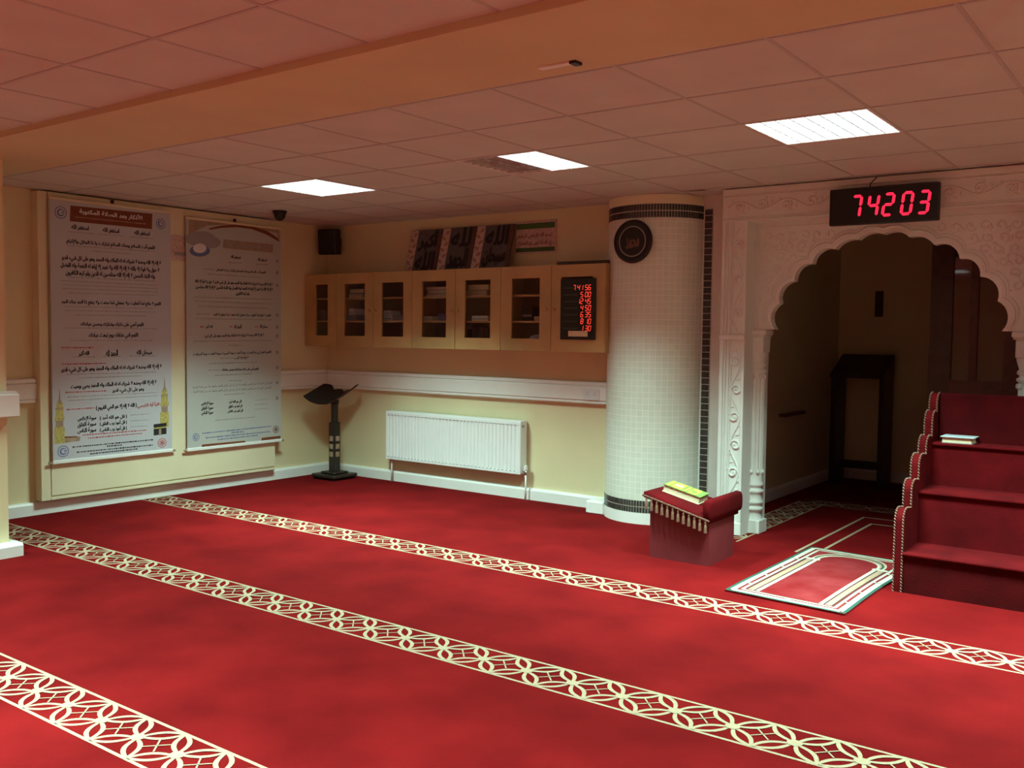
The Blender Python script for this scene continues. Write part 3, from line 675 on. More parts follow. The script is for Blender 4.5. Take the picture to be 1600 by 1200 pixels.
# contents
def cab_item(name, label, px0, px1, py0, py1, y, m, dpt=.15, z=None, group=None, pages=False):
    a = at(px0, py0, 1, y); d = at(px1, py1, 1, y); z0 = z if z is not None else d.z; h = a.z-d.z
    t = thing(name, label, name.split('_')[-1] if name != 'folded_cloth' else 'cloth', ((a.x+d.x)/2, y, z0), group)
    b = MB()
    if pages:
        b.box(a.x, d.x, y, y+dpt, z0, z0+.004, m); b.box(a.x, d.x, y, y+dpt, z0+h-.004, z0+h, m); b.box(a.x, a.x+.004, y, y+dpt, z0+.004, z0+h-.004, m); b.build('cover', t)
        MB().box(a.x+.005, d.x-.004, y+.004, y+dpt-.004, z0+.0045, z0+h-.0045, 'pages').build('pages', t)
    else:
        b.box(a.x, d.x, y, y+dpt, z0, z0+h, m, bev=.004); b.build('body', t)
        c = MB().box(a.x+.01, d.x-.01, y-.0012, y-.0002, z0+h*.3, z0+h*.45, 'greyink').build('spine_band', t)
    return t
Z0i = CZ0+.0185; IY = 6.74
cnt = 0
def stack(px0, px1, n, h, z, mats, lab, shrink=2, grp='books lying in the wall cabinets'):
    """n books lying flat on each other on a shelf of height z; h each"""
    for i in range(n):
        y = IY; a = at(px0+shrink*(i % 2), 480, 1, y); d = at(px1-shrink*((i+1) % 2), 480, 1, y); zz = z+.0005+i*(h+.0008)
        t = thing('book', lab[i], 'book', ((a.x+d.x)/2, y, zz), grp); m = mats[i % len(mats)]
        b = MB(); b.box(a.x, d.x, y, y+.16, zz, zz+.004, m); b.box(a.x, d.x, y, y+.16, zz+h-.004, zz+h, m); b.box(a.x, a.x+.004, y, y+.16, zz+.004, zz+h-.004, m); b.build('cover', t)
        MB().box(a.x+.0045, d.x-.005, y+.004, y+.155, zz+.0045, zz+h-.0045, 'pages').build('pages', t)
S1, S2 = SH
stack(544, 568, 2, .045, S2, ['redwood', 'greyink'], ['lower book on the top shelf of the second cabinet from the corner', 'upper book on the top shelf of the second cabinet from the corner'])
stack(665, 700, 3, .030, S2, ['greyink', 'paper', 'greyink'], ['bottom book of the three on the top shelf of the middle cabinet', 'second book of the three on the top shelf of the middle cabinet', 'top book of the three on the top shelf of the middle cabinet'])
cab_item('storage_box', 'grey box behind the narrow corner cabinet door', 498, 508, 484, 501, IY, 'greyink', z=S1+.0005)
cab_item('storage_box', 'small white box on the middle shelf of the second cabinet', 545, 553, 480, 490, IY, 'paper', z=S1+.058)
cab_item('storage_box', 'flat grey box under the small white one in the second cabinet', 541, 557, 490, 499, IY, 'greyink', z=S1+.0005)
cab_item('storage_box', 'white box, upper of two on the middle shelf behind the third door', 599, 610, 482, 489, IY, 'paper', z=S1+.058)
cab_item('storage_box', 'white box, lower of two on the middle shelf behind the third door', 599, 612, 490, 499, IY, 'paper', z=S1+.0005)
cab_item('storage_box', 'long grey box on the middle shelf behind the third door', 613, 629, 491, 499, IY, 'greyink', z=S1+.0005)
cab_item('storage_box', 'small white box on the middle shelf behind the fourth door', 662, 675, 492, 499, IY, 'pages', z=S1+.0005)
cab_item('storage_box', 'blue box on the middle shelf behind the fourth door', 684, 696, 487, 499, IY, 'blueink', z=S1+.0005)
cab_item('storage_box', 'white box on the middle shelf behind the fifth door', 737, 763, 487, 495, IY, 'paper', z=S1+.0005)
cab_item('storage_box', 'dark box on the middle shelf behind the sixth door', 815, 832, 478, 500, IY, 'black', z=S1+.0005)
cab_item('storage_box', 'low pale box beside the dark one behind the sixth door', 834, 842, 493, 500, IY, 'pages', z=S1+.0005)
stack(728, 763, 2, .05, S2, ['tanprint', 'yellow'], ['lower tan book on the top shelf behind the fifth door', 'upper tan book on the top shelf behind the fifth door'])
stack(542, 566, 3, .028, Z0i-.0005, ['redwood', 'redink', 'redwood'], ['lowest of three red books at the bottom of the second cabinet', 'middle of three red books at the bottom of the second cabinet', 'topmost of three red books at the bottom of the second cabinet'])
for i in range(5):
    a = at(730+i*6.6, 520, 1, IY); d = at(735.6+i*6.6, 520, 1, IY); hh = .17+.012*((i*3) % 4)
    t = thing('book', 'dark upright book behind the fifth door, %s of the row of five' % ('leftmost', 'second from left', 'middle one', 'second from right', 'rightmost')[i], 'book', (a.x, IY, Z0i), 'upright books behind the fifth door')
    MB().box(a.x, d.x, IY, IY+.13, Z0i, Z0i+hh, ('darkwood', 'redwood', 'blackwood', 'redwood', 'darkwood')[i], bev=.003).build('cover', t)
    MB().box(a.x+.004, d.x-.004, IY+.004, IY+.128, Z0i+hh, Z0i+hh+.001, 'pages').build('pages', t)
def cloth(name, label, pxa, pxb, h, m, z):
    a = at(pxa, 520, 1, IY); d = at(pxb, 520, 1, IY); b = MB(); c = ((a.x+d.x)/2, IY+.06, z)
    rnd = random.Random(int(pxa)); n, r_ = 18, 9; vs = []; fs = []
    for i in range(r_+1):
        th = PI/2*i/r_
        for k in range(n):
            an = 2*PI*k/n; w_ = 1+.12*math.sin(3*an+i)+.08*rnd.random()
            vs.append((c[0]+(d.x-a.x)/2*math.sin(th)*math.cos(an)*w_, c[1]+.07*math.sin(th)*math.sin(an)*w_, z+h*math.cos(th)*(1+.1*math.sin(5*an)*math.sin(th))))
    for i in range(r_):
        for k in range(n): fs.append((i*n+k, (i+1)*n+k, (i+1)*n+(k+1) % n, i*n+(k+1) % n))
    b.add(vs, fs, m, True); b.add([vs[r_*n+k] for k in range(n)], [tuple(range(n))], m)
    return tag(b.build(name, origin=c), label, 'cloth')
cloth('folded_cloth', 'crumpled white cloth at the bottom behind the sixth door', 818, 848, .125, 'paper', Z0i)
cloth('folded_cloth', 'pale green cloth at the bottom behind the fourth door', 668, 682, .08, 'bluegrey', Z0i)
cloth('folded_cloth', 'bright green cloth at the bottom behind the fourth door', 687, 697, .08, 'green', Z0i)
cloth('folded_cloth', 'dull green cloth at the bottom behind the third door', 600, 630, .05, 'greyink', Z0i)

# prayer times board on the last door
a = at(876, 436, 1, CYF-.02); d = at(929, 531, 1, CYF-.02)
t = thing('prayer_times_board', 'dark board with seven rows of red numbers on the last cabinet door', 'display board', ((a.x+d.x)/2, CYF-.02, d.z))
MB().box(a.x, d.x, CYF-.02, CYF-.001, d.z, a.z, 'black', bev=.004).build('case', t)
NB = Vector((0, -1, 0)); EX = Vector((1, 0, 0))
b = MB(); rows = [(449, '74156'), (460, '500'), (470.5, '1245'), (481, '450'), (491.5, '635'), (502, '810'), (513, '130')]
bb = MB()
for y, s in rows:
    b = MB()
    hgt = .040; wdt = .021; stp = .031; P = at(922.5, y, 1, CYF-.0205); x = P.x-wdt
    for k, ch in enumerate(s[::-1]):
        digit(b, ch, (x, CYF-.0205, P.z-hgt/2), wdt, hgt, EX, NB, 'led2', t=.13, sl=.15); x -= stp
        if k in (1, 3): x -= .012
    b.build('number_row', t)
    bb.box(a.x+.03, a.x+.17, CYF-.0212, CYF-.0203, P.z-.006, P.z+.003, 'dimgreen')
bb.build('row_names', t)
P = at(888, 517, 1, CYF-.02); Q = at(918, 526, 1, CYF-.02)
MB().box(P.x, Q.x, CYF-.0215, CYF-.0202, Q.z, P.z, 'pages').build('name_plate', t)

# things on top of the cabinets
def board_lean(px_bl, px_tl, px_tr, px_br, lab, words):
    yb_, yt_ = 6.80, 6.91
    A = at(*px_bl, 1, yb_); B = at(*px_tl, 1, yt_); C_ = at(*px_tr, 1, yt_); D_ = at(*px_br, 1, yb_)
    zb = CZ1+.001; zt = (B.z+C_.z)/2
    x0 = (A.x+B.x)/2; x1 = (C_.x+D_.x)/2
    t = thing('calligraphy_board', lab, 'calligraphy board', ((x0+x1)/2, yb_, zb), 'calligraphy boards leaning above the cabinets')
    up = Vector((0, yt_-yb_, zt-zb)); n = Vector((0, -up.z, up.y)).normalized(); nb = -n*.018
    o = Vector((x0, yb_, zb+.003)); w_ = x1-x0; dx = Vector((1, 0, 0)); U = up.normalized(); H = up.length-.01
    b = MB(); c8 = [o, o+dx*w_, o+dx*w_+U*H, o+U*H]; c8 += [v+nb for v in c8]
    c8 = [v+Vector((0, 0, .000)) for v in c8]
    b.add(c8, [(0, 1, 2, 3), (7, 6, 5, 4), (0, 4, 5, 1), (1, 5, 6, 2), (2, 6, 7, 3), (3, 7, 4, 0)], 'greycanvas'); b.build('canvas', t)
    f = .24
    b = MB(); sw = w_*f; a_ = [o+n*.0008+dx*.004+U*.004, o+n*.0008+dx*sw+U*.004, o+n*.0008+dx*sw+U*(H-.004), o+n*.0008+dx*.004+U*(H-.004)]
    b.add(a_, [(0, 1, 2, 3)], 'pinkprint')
    for k in range(7):
        c = o+n*.0016+dx*(sw*(.5+.18*(-1)**k))+U*(H*(k+.6)/7.4); ang = .6*(-1)**k
        d1 = (dx*math.cos(ang)+U*math.sin(ang))*sw*.4; d2 = (U*math.cos(ang)-dx*math.sin(ang))*sw*.18
        b.add([c-d1, c-d2, c+d1, c+d2], [(0, 1, 2, 3)], 'mattan')
    b.build('leaf_strip', t)
    b = MB(); a_ = [o+n*.0008+dx*w_*q_+U*r_ for q_, r_ in ((.90, .004), (.995, .004), (.995, H-.004), (.90, H-.004))]; b.add(a_, [(0, 1, 2, 3)], 'browncanvas'); b.build('plain_edge', t)
    b = MB()
    for wd_, v0, v1 in words:
        write(b, shape(wd_), o+dx*(sw+.03)+U*(H*(v0+v1)/2), o+dx*(w_*.88)+U*(H*(v0+v1)/2), H*(v1-v0), 'ink', n, .0014, .03, up=U)
    b.build('lettering', t)
board_lean((633, 420), (643, 360), (692, 356), (681, 417), 'charcoal calligraphy board with pale leaf strip, leftmost of three on the cabinets', [('أكبر', .5, .97), ('الله', .05, .46)])
board_lean((682, 417), (693, 356), (744, 352), (735, 415), 'charcoal calligraphy board with pale leaf strip, middle of three on the cabinets', [('لله', .55, .97), ('الحمد', .06, .5)])
board_lean((736, 415), (745, 352), (803, 349), (794, 412), 'charcoal calligraphy board with pale leaf strip, rightmost of three on the cabinets', [('الله', .55, .97), ('سبحان', .06, .5)])
a = at(806, 347, 1, YB); d = at(870, 393, 1, YB)
t = thing('wall_notice', 'framed notice with two green bars on the wall above the cabinets', 'notice', ((a.x+d.x)/2, YB, d.z-.005))
x0, x1, z0, z1 = a.x, d.x, d.z, a.z-.02
MB().box(x0, x1, YB-.012, YB-.001, z0-.005, z1+.02, 'pinkprint', bev=.003).build('sheet', t)
for za, zb in ((.80, .99), (.03, .17)): MB().box(x0+.015, x1-.015, YB-.0132, YB-.0122, z0+(z1-z0)*za, z0+(z1-z0)*zb, 'greenprint').build('green_bar', t)
b = MB()
for v, s in ((.56, 'بسم الله الرحمن الرحيم'), (.32, 'إن الصلاة تنهى عن الفحشاء')):
    zz = z0+(z1-z0)*v; write(b, shape(s), (x0+.04, YB-.0125, zz), (x1-.05, YB-.0125, zz), .05, 'brownbar', NB, .001)
b.build('lettering', t)
a = at(872, 408, 1, 6.68); d = at(947, 404, 1, 6.68)
q = MB().box(a.x, edges[7]-.01, 6.66, 6.86, CZ1+.001, CZ1+.028, 'darkwood', bev=.003)
tag(q.build('flat_case', origin=(a.x, 6.7, CZ1)), 'thin dark flat case lying on the cabinet beside the column', 'case')
# loudspeaker
t = thing('wall_speaker', 'small black loudspeaker on the wall in the corner above the cabinets', 'speaker', (-7.36, YB, 2.3))
Rs = Matrix.Translation((-7.37, 6.80, 2.42)) @ Matrix.Rotation(.35, 4, 'Z') @ Matrix.Rotation(.08, 4, 'X')
MB().box(-.10, .10, -.07, .07, -.135, .125, 'black', R=Rs, bev=.012).build('cabinet', t)
b = MB().box(-.088, .088, -.078, -.0705, -.12, .112, 'greycanvas', R=Rs, bev=.006); b.mats = [M['black']]; b.build('grille', t)
MB().box(-7.39, -7.35, 6.87, YB-.001, 2.38, 2.46, 'black').build('bracket', t)

# ================================================================== TILED COLUMN
ccx, ccy, cr = -3.67, 6.985, .408
t = thing('tiled_column', 'round column clad in small pale mosaic tiles between cabinets and arch', 'column', (ccx, ccy, 0))
def ring(name, r, z0, z1, material, seg=72):
    b = MB(); b.lathe([(r, z0), (r, z1)], ccx, ccy, material, seg); o = b.build(name, t); me = o.data
    uvl = me.uv_layers.new(name='UVMap')
    for pl in me.polygons:
        for li in pl.loop_indices:
            co_ = me.vertices[me.loops[li].vertex_index].co; a_ = math.atan2(co_.y, co_.x)
            if len(pl.vertices) == 4:
                cpl = math.atan2(pl.center.y, pl.center.x)
                if a_-cpl > PI: a_ -= 2*PI
                if cpl-a_ > PI: a_ += 2*PI
            uvl.data[li].uv = (a_*r+10, co_.z)
    return o
zb0, zb1, zt0, zt1 = .088, .19, 2.405, 2.515
ring('shaft', cr, zb1, zt0, 'mosaic'); ring('base_ring', cr+.006, 0, zb0, 'white'); ring('top_ring', cr+.003, zt1, ZC-.004, 'cream2')
for z0, z1 in ((zb0, zb1), (zt0, zt1)):
    b = MB(); b.lathe([(cr-.001, z0), (cr-.001, z1)], ccx, ccy, 'grout', 72); n = 110; hh = (z1-z0)/2
    for k in range(n):
        am = 2*PI*(k+.5)/n
        if math.sin(am) > .15: continue
        for j in (0, 1):
            for aa in (0,):
                w0 = am-PI/n*.80; w1 = am+PI/n*.80; za = z0+j*hh+.004; zz = z0+(j+1)*hh-.004; r2 = cr+.003
                vs = [(ccx+r_*math.cos(w), ccy+r_*math.sin(w), z) for r_ in (cr-.001, r2) for w in (w0, w1) for z in (za, zz)]
                b.add(vs, [(4, 6, 7, 5), (0, 4, 5, 1), (2, 3, 7, 6), (0, 2, 6, 4), (1, 5, 7, 3)], 'darktile')
    b.build('tile_band', t)
# plaque on the column
pc = at(993, 378, 1, 6.6); dv = Vector((pc.x-ccx, pc.y-ccy, 0)).normalized(); pc = Vector((ccx, ccy, pc.z))+dv*(cr+.012)
zax = dv; xax = Vector((0, 0, 1)).cross(zax)*-1; yax = Vector((0, 0, 1)); xax = yax.cross(zax)
Rp = Matrix((xax, yax, zax)).transposed().to_4x4(); Rp.translation = pc
t = thing('round_plaque', 'round black plaque with gold calligraphy high on the tiled column', 'plaque', pc)
MB().lathe([(.160, -.008), (.170, .0), (.168, .014), (.150, .022), (.132, .014)], 0, 0, 'black', 40, R=Rp).build('frame', t)
b = MB(); b.lathe([(.118, .0142), (.121, .0165), (.116, .0165)], 0, 0, 'greyink', 40, R=Rp); b.lathe([(.112, .0142), (.111, .0172)], 0, 0, 'black', 40, R=Rp); b.build('inner_disc', t)
b = MB(); c0 = Rp @ Vector((-.055, -.015, .0175)); c1 = Rp @ Vector((.06, .0, .0175)); write(b, shape('محمد'), c0, c1, .085, 'gold', zax, .0006, .02); b.build('lettering', t)

# ================================================================== WALL AROUND THE ARCH
b = MB(); b.box(-3.5, -3.0, YB-.0, YB+.13, 0, 2.7, 'plaster'); struct(b.build('wall_return'))
si = MB(); xs0, xs1 = at(1097, 520, 1, YB-.012).x, at(1110, 520, 1, YB-.012).x
si.box(xs0, xs1, YB-.010, YB-.001, .19, 2.50, 'grout'); k = 0; z = .195
while z < 2.44:
    si.box(xs0+.003, xs1-.003, YB-.013, YB-.0095, z, z+.046, 'darktile', bev=.002); z += .051
tag(si.build('tile_strip', origin=(xs0, YB, .19)), 'vertical strip of dark square tiles between the round column and the arch', 'tile strip')

arch = thing('plaster_arch', 'white plaster arch with scalloped opening and carved scrolls around the niche', 'arch', (-1.85, FRY, 0))
cus = [(1210.7, 517), (1217, 475), (1241, 439), (1269, 413), (1304, 391), (1339, 373), (1379, 366), (1419, 372), (1459, 381), (1499, 403), (1531, 432), (1557, 469), (1565, 515)]
cw = [at(x, y, 1, ARY) for x, y in cus]; cw = [(p.x, p.z) for p in cw]
xm = (cw[0][0]+cw[-1][0])/2; sym = []
for i in range(13):
    j = 12-i; sym.append(((cw[i][0]+(2*xm-cw[j][0]))/2, (cw[i][1]+cw[j][1])/2))
opening = []
for i in range(12):
    a = Vector(sym[i]); c = Vector(sym[i+1]); ch = c-a; n = Vector((-ch.y, ch.x)).normalized(); s = ch.length*(.16 if 4 <= i <= 7 else .25)
    R0 = (ch.length**2/4+s*s)/(2*s); mid = (a+c)/2-n*(R0-s)
    if (a+n*.1-Vector((xm, 1.5))).length < (a-n*.1-Vector((xm, 1.5))).length: n = -n; mid = (a+c)/2-n*(R0-s)
    a0 = math.atan2(a.y-mid.y, a.x-mid.x); a1 = math.atan2(c.y-mid.y, c.x-mid.x)
    if a1 > a0: a0 += 2*PI
    for k in range(8): t_ = a0+(a1-a0)*k/8; opening.append((mid.x+R0*math.cos(t_), mid.y+R0*math.sin(t_)))
opening.append(sym[12])
spx0, spz = sym[0]; spx1 = sym[12][0]
OX0 = at(1197, 700, 1, ARY+.17).x; OX1 = 2*xm-OX0
PX0, PX1 = at(1124, 600, 1, FRY).x, at(1160, 700, 1, FRY).x        # left pilaster strip
QX0, QX1 = 2*xm-PX1, 2*xm-PX0
def extruded(outer, hole, y0, y1, name, parent, material):
    cu = bpy.data.curves.new('tmp', 'CURVE'); cu.dimensions = '2D'; cu.fill_mode = 'BOTH'; cu.extrude = (y1-y0)/2
    for pts in (outer, hole):
        if not pts: continue
        s = cu.splines.new('POLY'); s.points.add(len(pts)-1); s.use_cyclic_u = True
        for i, p in enumerate(pts): s.points[i].co = (p[0], p[1], 0, 1)
    o = bpy.data.objects.new('tmp', cu); COL.objects.link(o); me = bpy.data.meshes.new_from_object(o)
    b = MB(); b.add([(v.co.x, (y0+y1)/2-v.co.z, v.co.y) for v in me.vertices], [tuple(p.vertices) for p in me.polygons], material)
    bpy.data.objects.remove(o); bpy.data.curves.remove(cu); bpy.data.meshes.remove(me)
    return b.build(name, parent)
outer = [(PX1-.01, spz), (PX1-.01, ZC-.006), (QX0+.01, ZC-.006), (QX0+.01, spz)]
poly = [(PX1-.01, spz)]+[(PX1-.01, ZC-.006), (QX0+.01, ZC-.006), (QX0+.01, spz)]+opening[::-1]
extruded(poly, None, ARY, ARY+.08, 'spandrel', arch, 'plaster')
for sg, X in ((1, OX0), (-1, OX1)):      # jambs under the spandrel
    b = MB(); e = PX1-.01 if sg == 1 else QX0+.01
    b.box(min(e, X), max(e, X), ARY+.10, ARY+.17, 0, spz, 'plaster'); b.box(min(e, X), max(e, X), ARY+.02, ARY+.10, spz-.04, spz, 'plaster'); b.build('jamb', arch)
# moulding along the scallops
b = MB(); off = [(x+(x-xm)*.045, z+(z-1.3)*.035+.004) for x, z in opening]
b.tube([(x, ARY-.003, z) for x, z in off], .011, 'plaster', 6); b.tube([(x+(x-xm)*.03, ARY, z+(z-1.3)*.03) for x, z in off], .007, 'plaster', 6); b.build('arch_moulding', arch)
Zf0 = at(1180, 345, 1, FRY).z; Zbr = at(1140, 527, 1, FRY).z
def pilaster(x0, x1, mir):
    b = MB(); b.box(x0, x1, FRY, YB+.13, .0, ZC-.006, 'plaster'); b.build('pilaster', arch)
    b = MB()
    for xx in ((x0, .028), (x0+.036, .012), (x0+.058, .018), (x0+.086, .008), (x1-.022, .022)):
        for za, zb in ((.1, Zbr-.02), (Zbr+.02, Zf0)): b.box(xx[0], xx[0]+xx[1], FRY-.010, FRY+.002, za, zb, 'plaster', bev=.003)
    b.box(x0-.003, x1+.003, FRY-.022, FRY, Zbr-.02, Zbr+.02, 'plaster', bev=.006)
    b.box(x0-.004, x1+.004, FRY-.016, FRY, 0, .1, 'plaster', bev=.006); b.build('moulding', arch)
pilaster(PX0, PX1, 1); pilaster(QX0, QX1, -1)
b = MB(); b.box(PX1, QX0, FRY, ARY, Zf0, ZC-.006, 'plaster')
b.build('frieze', arch)
b = MB()
for z, h_, dd in ((Zf0, .016, .010), (Zf0+.024, .008, .008), (ZC-.05, .04, .016), (ZC-.07, .010, .008)): b.box(PX0, QX1, FRY-dd, FRY+.002, z, z+h_, 'plaster', bev=.003)
b.box(PX1+.012, PX1+.03, ARY-.008, ARY+.001, spz, Zf0-.02, 'plaster', bev=.002); b.box(QX0-.03, QX0-.012, ARY-.008, ARY+.001, spz, Zf0-.02, 'plaster', bev=.002); b.box(PX1+.012, QX0-.012, ARY-.008, ARY+.001, Zf0-.045, Zf0-.03, 'plaster', bev=.002)
b.build('frieze_moulding', arch)
# carved relief
def curl(b, c, rad, a0, sgn, y, turns=1.15, r=.0085):
    pts = []; n = 18; rr = []
    for i in range(n+1):
        s = i/n; R_ = rad*(1-.72*s); a = a0+sgn*turns*2*PI*s; pts.append((c[0]+R_*math.cos(a), y, c[1]+R_*math.sin(a))); rr.append(r*(.7+.9*s))
    b.tube(pts, rr, 'plaster', 6)
def leafb(b, c, ang, L, y, wd=.35):
    n = 5; pts = []; rr = []
    for i in range(n+1):
        s = i/n; pts.append((c[0]+L*s*math.cos(ang+.5*s), y, c[1]+L*s*math.sin(ang+.5*s))); rr.append(max(.002, L*wd*math.sin(PI*min(1, s*.85+.12))*.6))
    b.tube(pts, rr, 'plaster', 6, flat=(Vector((0, 1, 0)), .5))
def scroll(b, P, D, L, amp, y, pitch=.2):
    """running scroll from P along unit D"""
    D = Vector(D); N = Vector((-D.y, D.x)); n = int(L/pitch); pt = L/n
    pts = [tuple((Vector(P)+D*(L*i/(n*10)))+N*amp*.55*math.sin(PI*(i/10))) for i in range(n*10+1)]
    b.tube([(p[0], y, p[1]) for p in pts], .0075, 'plaster', 6)
    for k in range(n):
        s = 1 if k % 2 == 0 else -1; c = Vector(P)+D*(pt*(k+.5))-N*s*amp*.12
        a0 = math.atan2(D.y, D.x)+s*PI/2
        curl(b, c, amp*.62, a0, -s, y-.001)
        leafb(b, c-N*s*amp*.45+D*pt*.1, a0+PI+.6*s, amp*.55, y); leafb(b, c+N*s*amp*.5-D*pt*.35, a0-.7*s, amp*.5, y); leafb(b, c+D*pt*.38, a0+PI*.9, amp*.45, y)
b = MB(); pcx = (PX0+PX1)/2+.034; scroll(b, (pcx, .16), (0, 1), Zbr-.24, .066, FRY-.002); scroll(b, (pcx, Zbr+.05), (0, 1), Zf0-Zbr-.1, .066, FRY-.002); b.build('scroll_relief', arch)
b = MB(); pcx = (QX0+QX1)/2; scroll(b, (pcx, 1.2), (0, 1), Zbr-1.24, .075, FRY-.002); scroll(b, (pcx, Zbr+.05), (0, 1), Zf0-Zbr-.1, .075, FRY-.002); b.build('scroll_relief', arch)
b = MB(); scroll(b, (PX0+.04, (Zf0+ZC)/2-.015), (1, 0), QX1-PX0-.08, .06, FRY-.002, .17); b.build('scroll_relief', arch)
rnd = random.Random(5)
for sg in (-1, 1):
    b = MB()
    for gx in range(9):
        for gz in range(11):
            x = xm+sg*(.10+.09*gx+.02*(gz % 2)); z = spz+.06+.078*gz
            if z > Zf0-.09 or not (PX1+.07 < x < QX0-.07): continue
            dmin = min(math.hypot(x-o_[0], z-o_[1]) for o_ in opening)
            inside = math.hypot((x-xm)/(spx1-xm), (z-spz)/(.66)) < 1.0
            if inside or dmin < .085: continue
            s = rnd.choice((-1, 1)); curl(b, (x, z), .036, rnd.uniform(0, 6.28), s, ARY-.001, .95, .006); leafb(b, (x+.03*s, z-.03), rnd.uniform(0, 6.28), .05, ARY-.001)
    b.build('spandrel_relief', arch)
# colonettes
for cxp in (at(1179.5, 700, 1, ARY+.07).x, None):
    if cxp is None: cxp = 2*xm-keep
    keep = cxp; cyy = ARY+.07; b = MB(); hw = .078
    b.box(cxp-hw, cxp+hw, cyy-hw, cyy+hw, 0, .10, 'plaster', bev=.004); b.build('colonette_base', arch)
    prof = [(.070, .10), (.052, .15), (.060, .165), (.074, .175), (.074, .19), (.056, .20), (.056, .215), (.072, .225), (.072, .24), (.056, .25), (.060, .28), (.060, .30), (.074, .31), (.074, .325), (.058, .335), (.058, .35), (.072, .36), (.072, .375), (.058, .39), (.064, .46)]
    b = MB(); b.lathe(prof, cxp, cyy, 'plaster', 20)
    for k in range(8):
        a = 2*PI*k/8; b.ball((cxp+.064*math.cos(a), cyy+.064*math.sin(a), .465), .016, .016, .018, 'plaster', 6, 4)
    n = 16; vs = []; fs = []
    for z in (.44, 1.18):
        for k in range(n*2): a = PI*k/n; r_ = .062 if k % 2 == 0 else .054; vs.append((cxp+r_*math.cos(a), cyy+r_*math.sin(a), z))
    for k in range(n*2): fs.append((k, (k+1) % (2*n), (k+1) % (2*n)+2*n, k+2*n))
    b.add(vs, fs, 'plaster')
    for k in range(8):
        a = 2*PI*k/8; b.ball((cxp+.064*math.cos(a), cyy+.064*math.sin(a), 1.19), .014, .014, .02, 'plaster', 6, 4)
    b.lathe([(.060, 1.18), (.060, 1.215), (.074, 1.225), (.074, 1.24), (.058, 1.25), (.058, 1.262), (.072, 1.27), (.072, 1.285), (.060, 1.30), (.078, 1.36), (.078, 1.375)], cxp, cyy, 'plaster', 20)
    b.build('colonette', arch)
    b = MB(); b.box(cxp-.075, cxp+.075, cyy-.075, cyy+.07, 1.375, spz-.055, 'plaster', bev=.005); b.box(cxp-.088, cxp+.088, cyy-.09, cyy+.07, spz-.055, spz-.042, 'plaster', bev=.004)
    b.box(cxp-.098, cxp+.098, cyy-.1, cyy+.07, spz-.042, spz-.002, 'plaster', bev=.008)
    b.build('capital', arch)
# wall continuing to the right of the arch
b = MB(); b.box(QX1, XR, FRY+.12, 7.06, 0, 2.7, 'cream'); struct(b.build('wall_arch_right'))

# clock
a = at(1297, 297, 1, FRY-.075); d = at(1466, 343.5, 1, FRY-.075)
t = thing('digital_clock', 'black digital clock with red numerals above the arch', 'clock', ((a.x+d.x)/2, FRY-.075, d.z))
x0, x1, z0, z1 = a.x, d.x, d.z, a.z
MB().box(x0, x1, FRY-.075, FRY-.027, z0, z1, 'black', bev=.004).build('case', t)
fr = MB()
for q in ((x0, x1, z0, z0+.012), (x0, x1, z1-.012, z1), (x0, x0+.012, z0+.012, z1-.012), (x1-.012, x1, z0+.012, z1-.012)): fr.box(q[0]+.002, q[1]-.002, FRY-.0795, FRY-.075, q[2]+.002, q[3]-.002, 'blackwood')
fr.build('bezel', t)
yf = FRY-.0755; W_ = x1-x0; H = z1-z0
for ch, px in zip('742' '03', (1329, 1355.5, 1379, 1408, 1434)):
    b = MB(); P = at(px, 320, 1, yf); digit(b, ch, (P.x, yf, z0+H*.21), W_*.082, H*.56, EX, NB, 'led', t=.25, sl=.12); b.build('digit', t)
b = MB(); b.tube([(x0+.35*W_, FRY-.012, z1-.01), (x0+.36*W_, FRY-.018, z1+.03), (x0+.42*W_, FRY-.018, ZC-.01)], .004, 'black', 6); b.build('cable', t)

# ================================================================== NICHE THINGS
a = at(1305, 555, 1, 9.7); d = at(1388, 556, 1, 9.7)
t = thing('tall_wooden_stand', 'tall black wooden stand with sloping top deep inside the niche', 'stand', ((a.x+d.x)/2, 9.8, 0))
x0, x1, zt = a.x, d.x, a.z
b = MB(); b.prism([(9.55, zt-.22), (9.55, zt-.19), (9.95, zt+.01), (9.95, zt-.22)], x0, x1, 0, 'blackwood'); b.build('desk_top', t)
for X in (x0, x1-.05): MB().box(X, X+.05, 9.6, 9.93, 0, zt-.22, 'blackwood').build('side_panel', t)
MB().box(x0+.05, x1-.05, 9.75, 9.79, .17, .25, 'blackwood').build('rail', t)
a = at(1216, 652, 0, -3.2); d = at(1250, 645, 0, -3.2)
q = MB().box(-3.199, -3.14, a.y, d.y, a.z-.0, a.z+.03, 'redwood', bev=.004); tag(q.build('wall_shelf', origin=(-3.2, a.y, a.z)), 'small dark red shelf on the left wall inside the niche', 'shelf')
a = at(1368, 455, 1, 10.18); d = at(1379, 495, 1, 10.18)
q = MB().box(a.x, d.x, 10.17, 10.199, d.z, a.z, 'darkwood', bev=.004); tag(q.build('hanging_plaque', origin=(a.x, 10.2, d.z)), 'narrow dark vertical plaque on the back wall of the niche', 'plaque')
